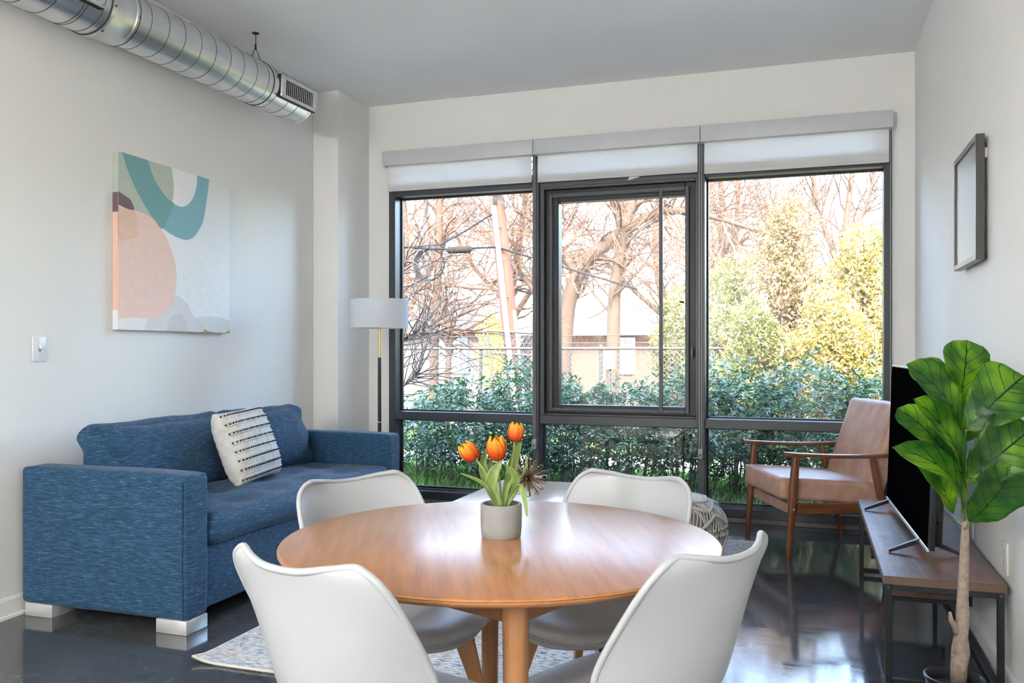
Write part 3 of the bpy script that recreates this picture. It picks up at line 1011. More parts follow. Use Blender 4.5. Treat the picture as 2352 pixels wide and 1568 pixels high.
for k_, (v0, amp, ph, w_, fq) in enumerate(((0.26, 0.05, 0.3, 0.0085, 6), (0.44, 0.07, 1.3, 0.009, 6), (0.60, 0.07, 1.3 + PI / 1, 0.009, 6), (0.76, 0.05, 2.2, 0.0085, 6), (0.86, 0.02, 0.9, 0.008, 6))):
    mb = MB()
    mb.tube([psurf(2 * PI * i / 120, v0 + amp * (2 / PI) * math.asin(math.sin(fq * 2 * PI * i / 120 + ph)), 0.010) for i in range(120)], w_, 7, closed=True)
    mb.build('rope_band', M_ROPE, t, 180)
for k_ in range(2):
    mb = MB()
    for i in range(48):
        th = 2 * PI * (i + 0.5 * k_) / 48
        v0 = 0.52 + (0.018 if k_ else -0.018)
        p = psurf(th, v0, 0.010)
        mb.bbox(p[0] - 0.009, p[0] + 0.009, p[1] - 0.009, p[1] + 0.009, p[2] - 0.007, p[2] + 0.007, 0.006, 1)
    mb.build('knot_row', M_ROPE, t, 60)

# ------------------------------------------------------------------ armchair
def leather():
    k = N('tan_leatherette')
    v = k.coord('Object')
    k.color(k.ramp(k.noise(v, 9, 6, 0.65), [(0.3, (0.40, 0.225, 0.155, 1)), (0.55, (0.50, 0.30, 0.22, 1)), (0.75, (0.58, 0.385, 0.30, 1))]))
    k.set(Roughness=0.45)
    k.bump(k.noise(v, 220, 2), 0.12, 0.002)
    return k.m
M_TAN = leather()
M_WALNUT = wood('reddish_walnut', (0.10, 0.032, 0.012, 1), (0.17, 0.058, 0.020, 1), (0.24, 0.09, 0.032, 1), 0.35, (14, 14, 1.6))
M_WALNUTX = wood('reddish_walnut_arm', (0.10, 0.032, 0.012, 1), (0.17, 0.058, 0.020, 1), (0.24, 0.09, 0.032, 1), 0.3, (1.6, 14, 14))
t = thing('armchair', 'tan leatherette armchair with walnut frame in front of the right window', 'armchair', (0.046, 5.715, 0), R(203))
def sect_tube(pts, ws, hs, name, mat):
    """bar of elliptical section along a path in a vertical plane"""
    mb = MB(); n = 14
    V, F = [], []
    P = [Vector(p) for p in pts]
    for i, p in enumerate(P):
        d = (P[min(i + 1, len(P) - 1)] - P[max(i - 1, 0)]).normalized()
        s = Vector((0, 1, 0)); u = d.cross(s).normalized()
        for j in range(n):
            a = 2 * PI * j / n
            ca, sa = math.cos(a), math.sin(a)
            e = 0.75
            V.append(p + s * ws[i] * math.copysign(abs(ca) ** e, ca) + u * hs[i] * math.copysign(abs(sa) ** e, sa))
    for i in range(len(P) - 1):
        for j in range(n):
            F.append((i * n + j, i * n + (j + 1) % n, (i + 1) * n + (j + 1) % n, (i + 1) * n + j))
    F.append(tuple(range(n - 1, -1, -1))); F.append(tuple(range((len(P) - 1) * n, len(P) * n)))
    return mb.add(V, F).build(name, mat, t, 45)
for sy in (-1, 1):
    y = sy * 0.345
    sect_tube([(0.315, y, 0.0), (0.300, y, 0.20), (0.285, y, 0.42), (0.268, y, 0.605)], [0.015, 0.019, 0.024, 0.020], [0.015, 0.020, 0.026, 0.020], 'leg', M_WALNUT)
    sect_tube([(-0.325, y, 0.0), (-0.275, y, 0.20), (-0.225, y, 0.42), (-0.185, y, 0.605)], [0.015, 0.019, 0.022, 0.020], [0.015, 0.019, 0.022, 0.018], 'leg', M_WALNUT)
    # paddle armrest: wide at the front, thin and tapered
    mb = MB()
    def arm(u, v):
        x = 0.345 - 0.72 * u
        wv = 0.034 * (1 - 0.35 * u) * min(1, (u * 14 + 0.25)) ** 0.4 * (1 if u < 0.94 else 0.85)
        a = 2 * PI * v
        z = 0.616 - 0.012 * math.sin(PI * u) - 0.012 * u
        hh = 0.0125
        return (x, y + wv * math.copysign(abs(math.cos(a)) ** 0.6, math.cos(a)), z + hh * math.copysign(abs(math.sin(a)) ** 0.6, math.sin(a)))
    nu, nv = 26, 18
    V = [arm(i / (nu - 1), j / nv) for i in range(nu) for j in range(nv)]
    F = [(i * nv + j, i * nv + (j + 1) % nv, (i + 1) * nv + (j + 1) % nv, (i + 1) * nv + j) for i in range(nu - 1) for j in range(nv)]
    F += [tuple(range(nv - 1, -1, -1)), tuple(range((nu - 1) * nv, nu * nv))]
    mb.add(V, F).build('armrest', M_WALNUTX, t, 50)
    MB().bbox(-0.25, 0.285, y - 0.013 - sy * 0.012, y + 0.013 - sy * 0.012, 0.262, 0.325, 0.004, 1).build('side_rail', M_WALNUTX, t, 30)
    for x, z in ((0.290, 0.295), (-0.255, 0.295)):
        MB().lathe([(0, 0.003), (0.006, 0.002), (0.007, 0), (0, 0)], 10).build('bolt', M_ALU, t, 40, (x, y + sy * 0.020, z), (-sy * PI / 2, 0, 0))
MB().bbox(0.255, 0.280, -0.33, 0.33, 0.250, 0.31, 0.004, 1).build('front_rail', M_TAN, t, 30)
MB().bbox(-0.265, -0.240, -0.33, 0.33, 0.255, 0.31, 0.004, 1).build('rear_rail', M_WALNUT, t, 30)
V, F = puff(0.315, 0.318, 0.066, 0.026, (0.008, 0.003, 0.012), 20, 0.002, 5, 4)
Ms = Matrix.Rotation(R(-4), 4, 'Y')
mk('seat_cushion', [(q.x + 0.035, q.y, q.z + 0.388) for q in [Ms @ v for v in V]], F, M_TAN, t, 180)
def bd(q):
    if q.z > 0.0:
        q.x += 0.004 * math.cos(q.y * 48) * max(0, (q.z - 0.16) / 0.1) * (1 if q.x > 0 else 0)
    return q
V, F = puff(0.052, 0.305, 0.270, 0.030, (0.010, 0.002, 0.006), 24, 0.002, 5, 6, bd)
Mb = Matrix.Rotation(R(-19), 4, 'Y')
mk('backrest', [(q.x - 0.325, q.y, q.z + 0.640) for q in [Mb @ v for v in V]], F, M_TAN, t, 180)
for sy in (-1, 1):
    MB().tube([(-0.245, sy * 0.22, 0.30), (-0.335, sy * 0.22, 0.48), (-0.42, sy * 0.22, 0.72)], [0.014, 0.016, 0.012], 10).build('back_post', M_WALNUT, t, 60)

# ------------------------------------------------------------------ TV stand
def rustic():
    k = N('rustic_dark_board')
    v = k.coord('Object', (10, 0.9, 10))
    a = k.noise(v, 2.2, 6, 0.65)
    b = k.noise(k.coord('Object', (60, 3.5, 60)), 2.2, 4, 0.65)
    p = k.noise(k.coord('Object', (2.2, 2.2, 2)), 1.8, 4, 0.6)
    base = k.ramp(k.mix(0.45, a, b), [(0.34, (0.035, 0.018, 0.012, 1)), (0.47, (0.10, 0.058, 0.040, 1)), (0.58, (0.17, 0.105, 0.075, 1)), (0.72, (0.28, 0.19, 0.14, 1))])
    worn = k.ramp(p, [(0.46, (0, 0, 0, 1)), (0.60, (0.7, 0.7, 0.7, 1))])
    k.color(k.mix(worn, base, (0.30, 0.12, 0.05, 1)))
    k.set(Roughness=0.36); k.b.inputs['Specular IOR Level'].default_value = 0.35
    k.bump(b, 0.08, 0.003)
    return k.m
M_RUST = rustic()
M_RUSTE = plain('board_edge', (0.135, 0.082, 0.055), 0.5, var=0.12, vscale=20)
TX0, TX1, TY0, TY1, TZ = 0.258, 0.652, 3.39, 5.08, 0.405
tx, ty = (TX0 + TX1) / 2, (TY0 + TY1) / 2
t = thing('tv_stand', 'low rustic brown TV stand with thin black steel frame along the right wall', 'tv stand', (tx, ty, 0))
hx, hy = (TX1 - TX0) / 2, (TY1 - TY0) / 2
top = box('top_board', M_RUST, t, -hx, hx, -hy, hy, TZ - 0.030, TZ, 0.0015, 1)
# laminated edge bands
for (a, b, c, d) in ((-hx - 0.001, -hx, -hy, hy), (hx, hx + 0.001, -hy, hy)):
    MB().box(a, b, c, d, TZ - 0.0295, TZ - 0.001).build('edge_band', M_RUSTE, top)
for (a, b, c, d) in ((-hx, hx, -hy - 0.001, -hy), (-hx, hx, hy, hy + 0.001)):
    MB().box(a, b, c, d, TZ - 0.0295, TZ - 0.001).build('edge_band', M_RUSTE, top)
bw = 0.022
def bar(name, x0, x1, y0, y1, z0, z1):
    return box(name, M_STEEL, t, x0, x1, y0, y1, z0, z1, 0.0015, 1)
for sx in (-1, 1):
    for sy in (-1, 1):
        cx, cy = sx * (hx - 0.006 - bw / 2), sy * (hy - 0.006 - bw / 2)
        lg = bar('leg', cx - bw / 2, cx + bw / 2, cy - bw / 2, cy + bw / 2, 0.0, TZ - 0.030)
        MB().lathe([(0, 0.003), (0.005, 0.002), (0.006, 0), (0, 0)], 10).build('bolt', M_SEAM, lg, 40, (cx, cy - bw / 2, TZ - 0.041), (PI / 2, 0, 0))
xi, yi = hx - 0.006 - bw, hy - 0.006 - bw
for sy in (-1, 1):
    cy = sy * (hy - 0.006 - bw / 2)
    bar('top_rail', -xi, xi, cy - bw / 2, cy + bw / 2, TZ - 0.052, TZ - 0.0301)
    bar('foot_rail', -xi, xi, cy - bw / 2, cy + bw / 2, 0.012, 0.034)
for sx in (-1, 1):
    cx = sx * (hx - 0.006 - bw / 2)
    bar('long_rail', cx - bw / 2, cx + bw / 2, -yi, yi, TZ - 0.052, TZ - 0.0301)
cx = hx - 0.006 - bw / 2
bar('rear_foot_rail', cx - bw / 2, cx + bw / 2, -yi, yi, 0.012, 0.034)
# hung shelf in two U brackets
for yb in (3.862, 4.585):
    y = yb - ty
    mb = MB()
    mb.bbox(-xi + 0.005, -xi + 0.023, y - 0.009, y + 0.009, 0.196, TZ - 0.052, 0.0015, 1)
    mb.bbox(xi - 0.023, xi - 0.005, y - 0.009, y + 0.009, 0.196, TZ - 0.052, 0.0015, 1)
    mb.bbox(-xi + 0.023, xi - 0.023, y - 0.009, y + 0.009, 0.196, 0.214, 0.0015, 1)
    mb.build('shelf_bracket', M_STEEL, t, 30)
box('shelf', M_RUSTE, t, -xi + 0.03, xi - 0.03, 3.853 - ty, 4.594 - ty, 0.2141, 0.262, 0.0015, 1)

# ------------------------------------------------------------------ television
M_SCREEN = plain('tv_screen', (0.002, 0.002, 0.0025), 0.5, var=0.0, spec=0.0)
M_TVB = plain('tv_plastic', (0.016, 0.018, 0.022), 0.42, var=0.05)
t = thing('television', 'black flat-screen television standing on the TV stand', 'television', (0.405, 4.24, TZ), R(2.1))
Mt = Matrix.Rotation(R(2.2), 4, 'Y')
hw = 0.62
def tvb(name, x0, x1, y0, y1, z0, z1, mat, r=0.003, par=None):
    return MB().bbox(x0, x1, y0, y1, z0, z1, r, 2, Mt).build(name, mat, par or t, 35)
pn = tvb('panel', 0.0, 0.020, -hw, hw, 0.052, 0.735, M_TVB, 0.004)
tvb('screen', -0.0012, 0.0, -hw + 0.006, hw - 0.006, 0.062, 0.729, M_SCREEN, 0.0005, pn)
tvb('bottom_trim', -0.004, 0.006, -hw, hw, 0.046, 0.060, M_ALU, 0.002, pn)
tvb('bezel', -0.002, 0.004, -hw - 0.0015, hw + 0.0015, 0.7325, 0.7375, M_ALU, 0.001, pn)
hs = tvb('rear_housing', 0.0201, 0.060, -hw + 0.05, hw - 0.05, 0.056, 0.40, M_TVB, 0.014)
tvb('side_bezel', 0.004, 0.024, -hw - 0.0025, -hw - 0.0001, 0.052, 0.735, M_TVB, 0.001, pn)
for z in (0.085, 0.15):
    MB().lathe([(0, 0.002), (0.006, 0.001), (0.007, 0), (0, 0)], 12).build('screw_cover', M_STEEL, hs, 40, tuple(Mt @ Vector((0.042, -hw + 0.0499, z))), (PI / 2, 0, 0))
for y in (-0.43, 0.52):
    mb = MB()
    for dx in (-1, 1):
        p0 = Vector((0.018, y, 0.058)); p1 = Vector((0.02 + dx * 0.135, y - 0.02, 0.007))
        dd = (p1 - p0)
        V = []
        for p, h_, w_ in ((p0, 0.010, 0.010), (p0.lerp(p1, 0.5), 0.009, 0.009), (p1, 0.006, 0.007)):
            V += [p + Vector((0, -w_, h_)), p + Vector((0, w_, h_)), p + Vector((0, w_, -h_)), p + Vector((0, -w_, -h_))]
        for v in V: v.z = max(v.z, 0.0005)
        F = [(0, 1, 2, 3), (11, 10, 9, 8)] + [(i * 4 + j, (i + 1) * 4 + j, (i + 1) * 4 + (j + 1) % 4, i * 4 + (j + 1) % 4) for i in range(2) for j in range(4)]
        mb.add(V, F)
    mb.build('foot', M_TVB, t, 30)

# ------------------------------------------------------------------ fiddle-leaf fig
def fig_mat():
    k = N('fig_leaf')
    uv = k.n('UVMap'); sp = k.n('SeparateXYZ'); k.l(uv.outputs[0], sp.inputs[0])
    u = k.math('ABSOLUTE', k.math('SUBTRACT', sp.outputs[0], 0.5))
    v = sp.outputs[1]
    mid = k.math('LESS_THAN', u, 0.014)
    sv = k.math('FRACT', k.math('MULTIPLY', k.math('SUBTRACT', v, k.math('MULTIPLY', u, 0.55)), 6.0))
    side = k.math('LESS_THAN', sv, 0.055)
    vein = k.math('MAXIMUM', mid, side)
    n1 = k.noise(k.coord('Object'), 11, 3, 0.55)
    base = k.ramp(n1, [(0.36, (0.012, 0.060, 0.016, 1)), (0.50, (0.038, 0.150, 0.022, 1)), (0.66, (0.17, 0.38, 0.030, 1))])
    k.color(k.mix(vein, base, (0.010, 0.042, 0.012, 1)))
    k.set(Roughness=0.36)
    k.bump(k.math('SUBTRACT', k.math('MULTIPLY', n1, 0.3), vein), 0.35, 0.004)
    tl = k.n('BsdfTranslucent')
    k.l(k.mix(vein, k.ramp(n1, [(0.35, (0.24, 0.55, 0.01, 1)), (0.65, (0.72, 0.88, 0.01, 1))]), (0.03, 0.12, 0.01, 1)), tl.inputs[0])
    mx = k.n('MixShader'); mx.inputs[0].default_value = 0.5
    k.l(k.b.outputs[0], mx.inputs[1]); k.l(tl.outputs[0], mx.inputs[2]); k.l(mx.outputs[0], k.out.inputs['Surface'])
    return k.m
M_FIG = fig_mat()
M_TRUNK = plain('fig_bark', (0.30, 0.235, 0.185), 0.85, var=0.3, vscale=45, bump=0.5, bscale=90)
M_POT = plain('black_pot', (0.014, 0.015, 0.017), 0.4)
M_SOIL = plain('soil', (0.035, 0.026, 0.018), 1.0, var=0.5, vscale=60, bump=0.8, bscale=80)
PX, PY = 0.425, 2.961
t = thing('fiddle_leaf_fig', 'fiddle-leaf fig tree with large green leaves in a black pot beside the TV stand', 'plant', (PX, PY, 0))
MB().lathe([(0, 0), (0.058, 0), (0.062, 0.004), (0.081, 0.203), (0.0855, 0.207), (0.0865, 0.215), (0.081, 0.217), (0.078, 0.213), (0.073, 0.182), (0, 0.182)], 40).build('pot', M_POT, t, 40)
MB().lathe([(0.0732, 0.181), (0.05, 0.187), (0.0, 0.190)], 30).build('soil', M_SOIL, t, 180)
RT, FW = Vector((0.946, 0.324, 0)), Vector((-0.324, 0.946, 0))
def loc(a, z, d=0.0): return RT * (a * 0.94) + FW * (d * 0.94) + Vector((0, 0, 1.22 - 0.94 * (1.22 - z)))
tp = [(0.012, .12, .023), (0.018, .19, .024), (0.020, .235, .027), (0.024, .28, .020), (0.026, .34, .020), (0.030, .40, .0165), (0.034, .50, .0145), (0.038, .60, .0125), (0.036, .66, .0105), (0.034, .72, .009), (0.032, .80, .0075), (0.03, .90, .006), (0.03, .99, .004)]
MB().tube([loc(a + 0.002 * math.sin(z * 60), z) for a, z, r_ in tp], [r_ for a, z, r_ in tp], 12).build('trunk', M_TRUNK, t, 180)
MB().tube([loc(0.014, .285), loc(-0.004, .325, -0.006), loc(-0.014, .335, -0.01), loc(-0.020, .365, -0.012)], [.012, .010, .008, .0045], 8).build('branch_stub', M_TRUNK, t, 180)
MB().tube([loc(0.012, .22), loc(-0.010, .222, -0.004)], [.008, .006], 7).build('branch_stub', M_TRUNK, t, 180)
WP = [(0.0, .05), (.06, .24), (.15, .47), (.27, .64), (.40, .74), (.52, .85), (.64, .95), (.76, 1.0), (.86, .94), (.93, .75), (.975, .47), (1.0, .0)]
def wprof(x):
    for (a, b), (c, d) in zip(WP[:-1], WP[1:]):
        if x <= c:
            q = (x - a) / (c - a); q = q * q * (3 - 2 * q) if c < 0.95 else q
            return b + (d - b) * q
    return 0
def fig_leaf(b, tip, bd_, td, hwid, bend=0.03, cup=0.25, roll=0.0, seed=0, curl=0.0):
    pa = lambda p, d: loc((p[0] - 2181.0) / 697.0 - 0.0, 1.22 - (p[1] - 803.0) / 697.0, d)
    B, T_ = pa(b, bd_), pa(tip, td)
    L = T_ - B; ln = L.length; L.normalize()
    Nn = (-FW * 1.0 + Vector((0, 0, 0.25)))
    Nn = Nn - L * Nn.dot(L); Nn.normalize()
    Nn = Matrix.Rotation(roll, 3, L) @ Nn
    S_ = L.cross(Nn)
    nu, nv = 13, 22
    rng = random.Random(seed)
    ph = rng.random() * 6
    V, U = [], []
    for j in range(nv):
        v = j / (nv - 1)
        hw_ = hwid * 1.12 * wprof(v)
        for i in range(nu):
            u = -1 + 2 * i / (nu - 1)
            wave = 0.006 * abs(u) ** 2 * math.sin(v * 15 + ph + (1.3 if u > 0 else 0)) * (hwid / 0.08)
            c = cup * hw_ * abs(u) ** 1.6
            vein = 0.003 * math.cos((v - abs(u) * 0.275) * 6.0 * 2 * PI) * (1 - abs(u)) * (hwid / 0.07)
            bn = -bend * (v ** 2) - curl * max(0, v - 0.6) ** 2 * 4 + bend * 0.8 * math.sin(PI * v)
            p = B + L * (ln * v) + S_ * (hw_ * u) + Nn * (c + wave + bn + vein)
            V.append(p); U.append((0.5 + u / 2, v))
    F = [(j * nu + i, j * nu + i + 1, (j + 1) * nu + i + 1, (j + 1) * nu + i) for j in range(nv - 1) for i in range(nu - 1)]
    lf = mk('leaf', V, F, M_FIG, t, 180, U)
    sm = lf.modifiers.new('thickness', 'SOLIDIFY'); sm.thickness = 0.0012; sm.offset = 0
    # petiole back to the stem
    z = B.z
    st = loc(0.032, max(0.62, (1.22 - (1.22 - z) / 0.94) - 0.035))
    MB().tube([st, st.lerp(B, 0.5) + Vector((0, 0, -0.004)), B, B + L * ln * 0.10 - Nn * 0.002], [0.0042, 0.0036, 0.0032, 0.002], 6).build('petiole', plain('petiole_green', (0.16, 0.22, 0.06), 0.5), t, 180)
LV = [((2206, 950), (2240, 780), .05, .07, .070, .01, .10, .1), ((2192, 990), (2074, 830), -.02, -.06, .062, .03, .30, .45),
      ((2196, 945), (2138, 824), .06, .11, .052, .02, .2, .0), ((2202, 985), (2322, 856), -.02, -.05, .088, .03, .22, -.35),
      ((2192, 1090), (2080, 908), -.03, -.10, .056, .03, .32, .55), ((2200, 1095), (2322, 972), -.04, -.10, .088, .03, .22, -.25),
      ((2190, 1170), (2072, 1006), -.03, -.08, .056, .05, .34, .6), ((2202, 1190), (2272, 1064), -.04, -.13, .072, .02, .14, .05),
      ((2214, 1115), (2348, 1026), .03, .06, .044, .03, .25, -.6), ((2214, 965), (2330, 848), .06, .12, .050, .02, .15, .0),
      ((2214, 1020), (2336, 912), .06, .12, .052, .02, .2, -.4), ((2190, 1182), (2132, 1040), .03, .08, .048, .02, .25, .3),
      ((2192, 1060), (2092, 936), .05, .10, .050, .02, .2, .2), ((2198, 1120), (2172, 960), .06, .10, .055, .02, .2, .0)]
for i, (b, tip, bd_, td, hwid, bend, cup, roll) in enumerate(LV):
    fig_leaf(b, tip, bd_, td, hwid, bend, cup, roll, i, 0.05 if i == 6 else 0.0)

# ------------------------------------------------------------------ floor lamp
M_BRASS = plain('satin_brass', (0.62, 0.44, 0.18), 0.28, 1.0, var=0.05)
M_BLACKP = plain('black_pole', (0.012, 0.015, 0.02), 0.38)
def linen():
    k = N('lamp_linen'); k.set(Base_Color=(0.80, 0.82, 0.84, 1), Roughness=0.85)
    k.bump(k.noise(k.coord('Object'), 350, 2), 0.15, 0.001)
    tl = k.n('BsdfTranslucent'); tl.inputs[0].default_value = (0.8, 0.8, 0.8, 1)
    mx = k.n('MixShader'); mx.inputs[0].default_value = 0.3
    k.l(k.b.outputs[0], mx.inputs[1]); k.l(tl.outputs[0], mx.inputs[2]); k.l(mx.outputs[0], k.out.inputs['Surface'])
    return k.m
M_LINEN = linen()
t = thing('floor_lamp', 'slim black and brass floor lamp with white drum shade behind the sofa', 'lamp', (-2.905, 5.555, 0))
MB().lathe([(0, 0), (0.135, 0), (0.14, 0.006), (0.138, 0.02), (0.02, 0.028), (0.0, 0.028)], 40).build('base', M_BLACKP, t, 40)
MB().lathe([(0, 0.028), (0.0145, 0.028), (0.0130, 0.70), (0, 0.70)], 20).build('lower_pole', M_BLACKP, t, 40)
MB().lathe([(0, 0.700), (0.0155, 0.700), (0.0155, 0.706), (0, 0.706)], 20).build('collar', M_ALU, t, 40)
MB().lathe([(0, 0.706), (0.0130, 0.706), (0.0118, 1.165), (0, 1.165)], 20).build('middle_pole', M_BLACKP, t, 40)
MB().lathe([(0, 1.165), (0.0085, 1.165), (0.0085, 1.47), (0, 1.47)], 16).build('brass_pole', M_BRASS, t, 40)
SR, S0, S1 = 0.206, 1.378, 1.577
sh = MB().lathe([(SR, S0), (SR, S1), (SR - 0.002, S1), (SR - 0.002, S0)], 64, closed=True).build('shade', M_LINEN, t, 40)
for z in (S0, S1):
    MB().tube([(SR * math.cos(2 * PI * i / 64), SR * math.sin(2 * PI * i / 64), z) for i in range(64)], 0.0026, 6, closed=True).build('shade_ring', M_TRIM, sh, 60)
MB().tube([(SR * math.cos(R(204)) * 1.001, SR * math.sin(R(204)) * 1.001, S0), (SR * math.cos(R(204)) * 1.001, SR * math.sin(R(204)) * 1.001, S1)], 0.003, 6).build('shade_seam', M_TRIM, sh, 60)
mb = MB()
for k_ in range(3):
    a = 2 * PI * k_ / 3
    mb.tube([(0, 0, S1 - 0.015), (SR * math.cos(a), SR * math.sin(a), S1 - 0.004)], 0.002, 6)
mb.build('spider', M_BRASS, t, 60)
MB().lathe([(0, 1.47), (0.006, 1.47), (0.006, S1 - 0.01), (0.009, S1), (0.007, S1 + 0.010), (0, S1 + 0.013)], 14).build('finial', M_BRASS, t, 50)
MB().lathe([(0, 1.44), (0.018, 1.44), (0.018, 1.47), (0.03, 1.50), (0.03, 1.53), (0.018, 1.552), (0, 1.556)], 18).build('bulb', plain('bulb_glass', (0.85, 0.85, 0.82), 0.3), t, 60)

# ------------------------------------------------------------------ canvas painting
WA = math.atan2(3.11, -0.18)                 # direction of the left wall
def on_left_wall(s, z, off=0.0):
    d = Vector((math.cos(WA), math.sin(WA), 0)); n = Vector((d.y, -d.x, 0))
    p = Vector((-3.43, 2.7, 0)) + d * s + n * off
    return (p.x, p.y, z)
t = thing('abstract_canvas', 'square abstract canvas with teal arch and peach oval on the left wall', 'painting', on_left_wall(0.947, 1.326), WA)
CW, CHh, CT = 1.01, 0.945, 0.038
def paint(name, col, var=0.025):
    return plain(name, lin(*col), 0.75, var=var, vscale=22, bump=0.04, bscale=160)
M_CANV = paint('canvas_ground', (250, 250, 250), 0.015)
MB().bbox(0, CW, -CT, -0.001, 0, CHh, 0.004, 2).build('canvas', M_CANV, t, 35)
def smooth_poly(pts, n=6):
    """closed Catmull-Rom through the points"""
    m_ = len(pts); out = []
    for i in range(m_):
        p0, p1, p2, p3 = pts[i - 1], pts[i], pts[(i + 1) % m_], pts[(i + 2) % m_]
        for k_ in range(n):
            q = k_ / n
            out.append(tuple(0.5 * (2 * b + (c - a) * q + (2 * a - 5 * b + 4 * c - d) * q * q + (3 * b - a - 3 * c + d) * q ** 3) for a, b, c, d in zip(p0, p1, p2, p3)))
    return out
def clip(poly, x0=0.002, x1=0.998, y0=0.002, y1=0.998):
    def cut(P, inside, inter):
        o = []
        for i in range(len(P)):
            a, b = P[i - 1], P[i]
            if inside(b):
                if not inside(a): o.append(inter(a, b))
                o.append(b)
            elif inside(a): o.append(inter(a, b))
        return o
    def ix(v): return lambda a, b: (v, a[1] + (b[1] - a[1]) * (v - a[0]) / (b[0] - a[0]))
    def iy(v): return lambda a, b: (a[0] + (b[0] - a[0]) * (v - a[1]) / (b[1] - a[1]), v)
    for fn in ((lambda p: p[0] >= x0, ix(x0)), (lambda p: p[0] <= x1, ix(x1)), (lambda p: p[1] >= y0, iy(y0)), (lambda p: p[1] <= y1, iy(y1))):
        poly = cut(poly, *fn)
        if not poly: return poly
    return poly
LAY = [0]
def shape(pts, col, name, sm=True):
    """painted area; pts in canvas units, x across, y up"""
    LAY[0] += 1
    P = clip(smooth_poly(pts) if sm else pts)
    y = -CT - 0.00025 * LAY[0]
    n = len(P)
    V = [(x * CW, y, z * CHh) for x, z in P] + [(x * CW, -CT + 0.0002, z * CHh) for x, z in P]
    bm = bmesh.new()
    vs = [bm.verts.new(v) for v in V]
    f = bm.faces.new(vs[:n]); bm.normal_update()
    if f.normal.y > 0: f.normal_flip()
    for i in range(n):
        bm.faces.new((vs[i], vs[(i + 1) % n], vs[n + (i + 1) % n], vs[n + i]))
    bmesh.ops.triangulate(bm, faces=[f])
    me = bpy.data.meshes.new('painted_shape'); bm.to_mesh(me); bm.free()
    me.materials.append(paint(name, col))
    o = bpy.data.objects.new('painted_shape', me); COL.objects.link(o); o.parent = t
    return o
# coordinates measured on the canvas face
shape([(-.4, 1.5), (.2, 1.5), (.38, 1.15), (.425, 1.02), (.45, .90), (.44, .80), (.40, .71), (.33, .635), (.2, .58), (-.4, .5)], (196, 205, 194), 'sage_green')
shape([(.55, .40), (.62, .49), (.75, .535), (.9, .52), (1.05, .47), (1.1, .2), (.95, -.02), (.78, .02), (.62, .14), (.54, .28)], (246, 247, 247), 'pale_grey_wash')
shape([(-.1, .775), (.06, .755), (.11, .72), (.125, .66), (.10, .60), (-.1, .56)], (128, 108, 114), 'plum')
shape([(.23, -.1), (.235, .09), (.27, .16), (.38, .215), (.47, .225), (.56, .185), (.63, .10), (.74, .0), (.8, -.1)], (232, 226, 223), 'warm_grey')
shape([(.39, -.08), (.40, .05), (.455, .10), (.53, .10), (.565, .05), (.56, -.08)], (222, 215, 215), 'mauve_grey')
shape([(.70, -.05), (.735, .02), (1.02, .02), (1.05, -.05)], (206, 160, 70), 'ochre', False)
shape([(.66, .09), (.74, .02), (.86, .002), (.95, .005), (1.03, .04), (1.03, .07), (.88, .105)], (228, 229, 224), 'off_white_wash')
shape([(-.12, .655), (.08, .685), (.20, .68), (.30, .645), (.38, .57), (.445, .46), (.472, .36), (.462, .24), (.41, .135), (.30, .08), (.14, .075), (-.12, .115)], (250, 216, 203), 'peach')
shape([(-.12, .655), (.08, .685), (.135, .66), (.142, .58), (.13, .53), (-.12, .49)], (244, 206, 188), 'peach_shade')
shape([(.015, 1.08), (.06, .93), (.16, .78), (.28, .66), (.40, .60), (.52, .575), (.60, .585), (.67, .64), (.735, .76), (.785, 1.08), (.68, 1.08), (.66, .93), (.62, .84), (.555, .785), (.48, .775), (.38, .81), (.28, .90), (.17, 1.08)], (140, 190, 200), 'teal')
shape([(.015, 1.08), (.06, .93), (.16, .78), (.28, .66), (.355, .617), (.43, .75), (.445, .785), (.38, .81), (.28, .90), (.17, 1.08)], (124, 174, 176), 'teal_over_sage')
# painted wrap on the near edge
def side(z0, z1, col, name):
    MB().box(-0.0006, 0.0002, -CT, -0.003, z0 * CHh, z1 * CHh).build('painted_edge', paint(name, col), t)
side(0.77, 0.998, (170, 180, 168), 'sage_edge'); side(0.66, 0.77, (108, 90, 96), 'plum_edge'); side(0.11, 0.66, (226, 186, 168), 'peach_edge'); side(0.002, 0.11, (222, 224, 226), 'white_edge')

# ------------------------------------------------------------------ framed picture on the right wall
M_FRW = plain('picture_frame_black', (0.035, 0.033, 0.033), 0.28, var=0.04, spec=0.8)
t = thing('framed_picture', 'small framed print on the right wall above the television', 'picture', (XR, 4.085, 1.575), 0)
W2_, H2_ = 0.275, 0.495
fw_ = 0.022
for nm, (y0, y1, z0, z1) in dict(a=(-W2_, -W2_ + fw_, 0, H2_), b=(W2_ - fw_, W2_, 0, H2_), c=(-W2_ + fw_, W2_ - fw_, 0, fw_), d=(-W2_ + fw_, W2_ - fw_, H2_ - fw_, H2_)).items():
    MB().bbox(-0.046, -0.014, y0, y1, z0, z1, 0.0015, 1).build('frame_bar', M_FRW, t, 30)
MB().box(-0.030, -0.016, -W2_ + fw_, W2_ - fw_, fw_, H2_ - fw_).build('mat_board', plain('mat_board', (0.84, 0.84, 0.83), 0.7, var=0.01), t)
def print_mat():
    k = N('speckled_print')
    n_ = k.noise(k.coord('Object', (1, 1, 1)), 38, 5, 0.75)
    big = k.noise(k.coord('Object', (1, 1, 1)), 6, 3)
    m_ = k.math('MULTIPLY', k.math('GREATER_THAN', n_, 0.64), k.math('GREATER_THAN', big, 0.5))
    k.color(k.mix(m_, (0.85, 0.85, 0.84, 1), (0.42, 0.38, 0.36, 1)))
    k.set(Roughness=0.6)
    return k.m
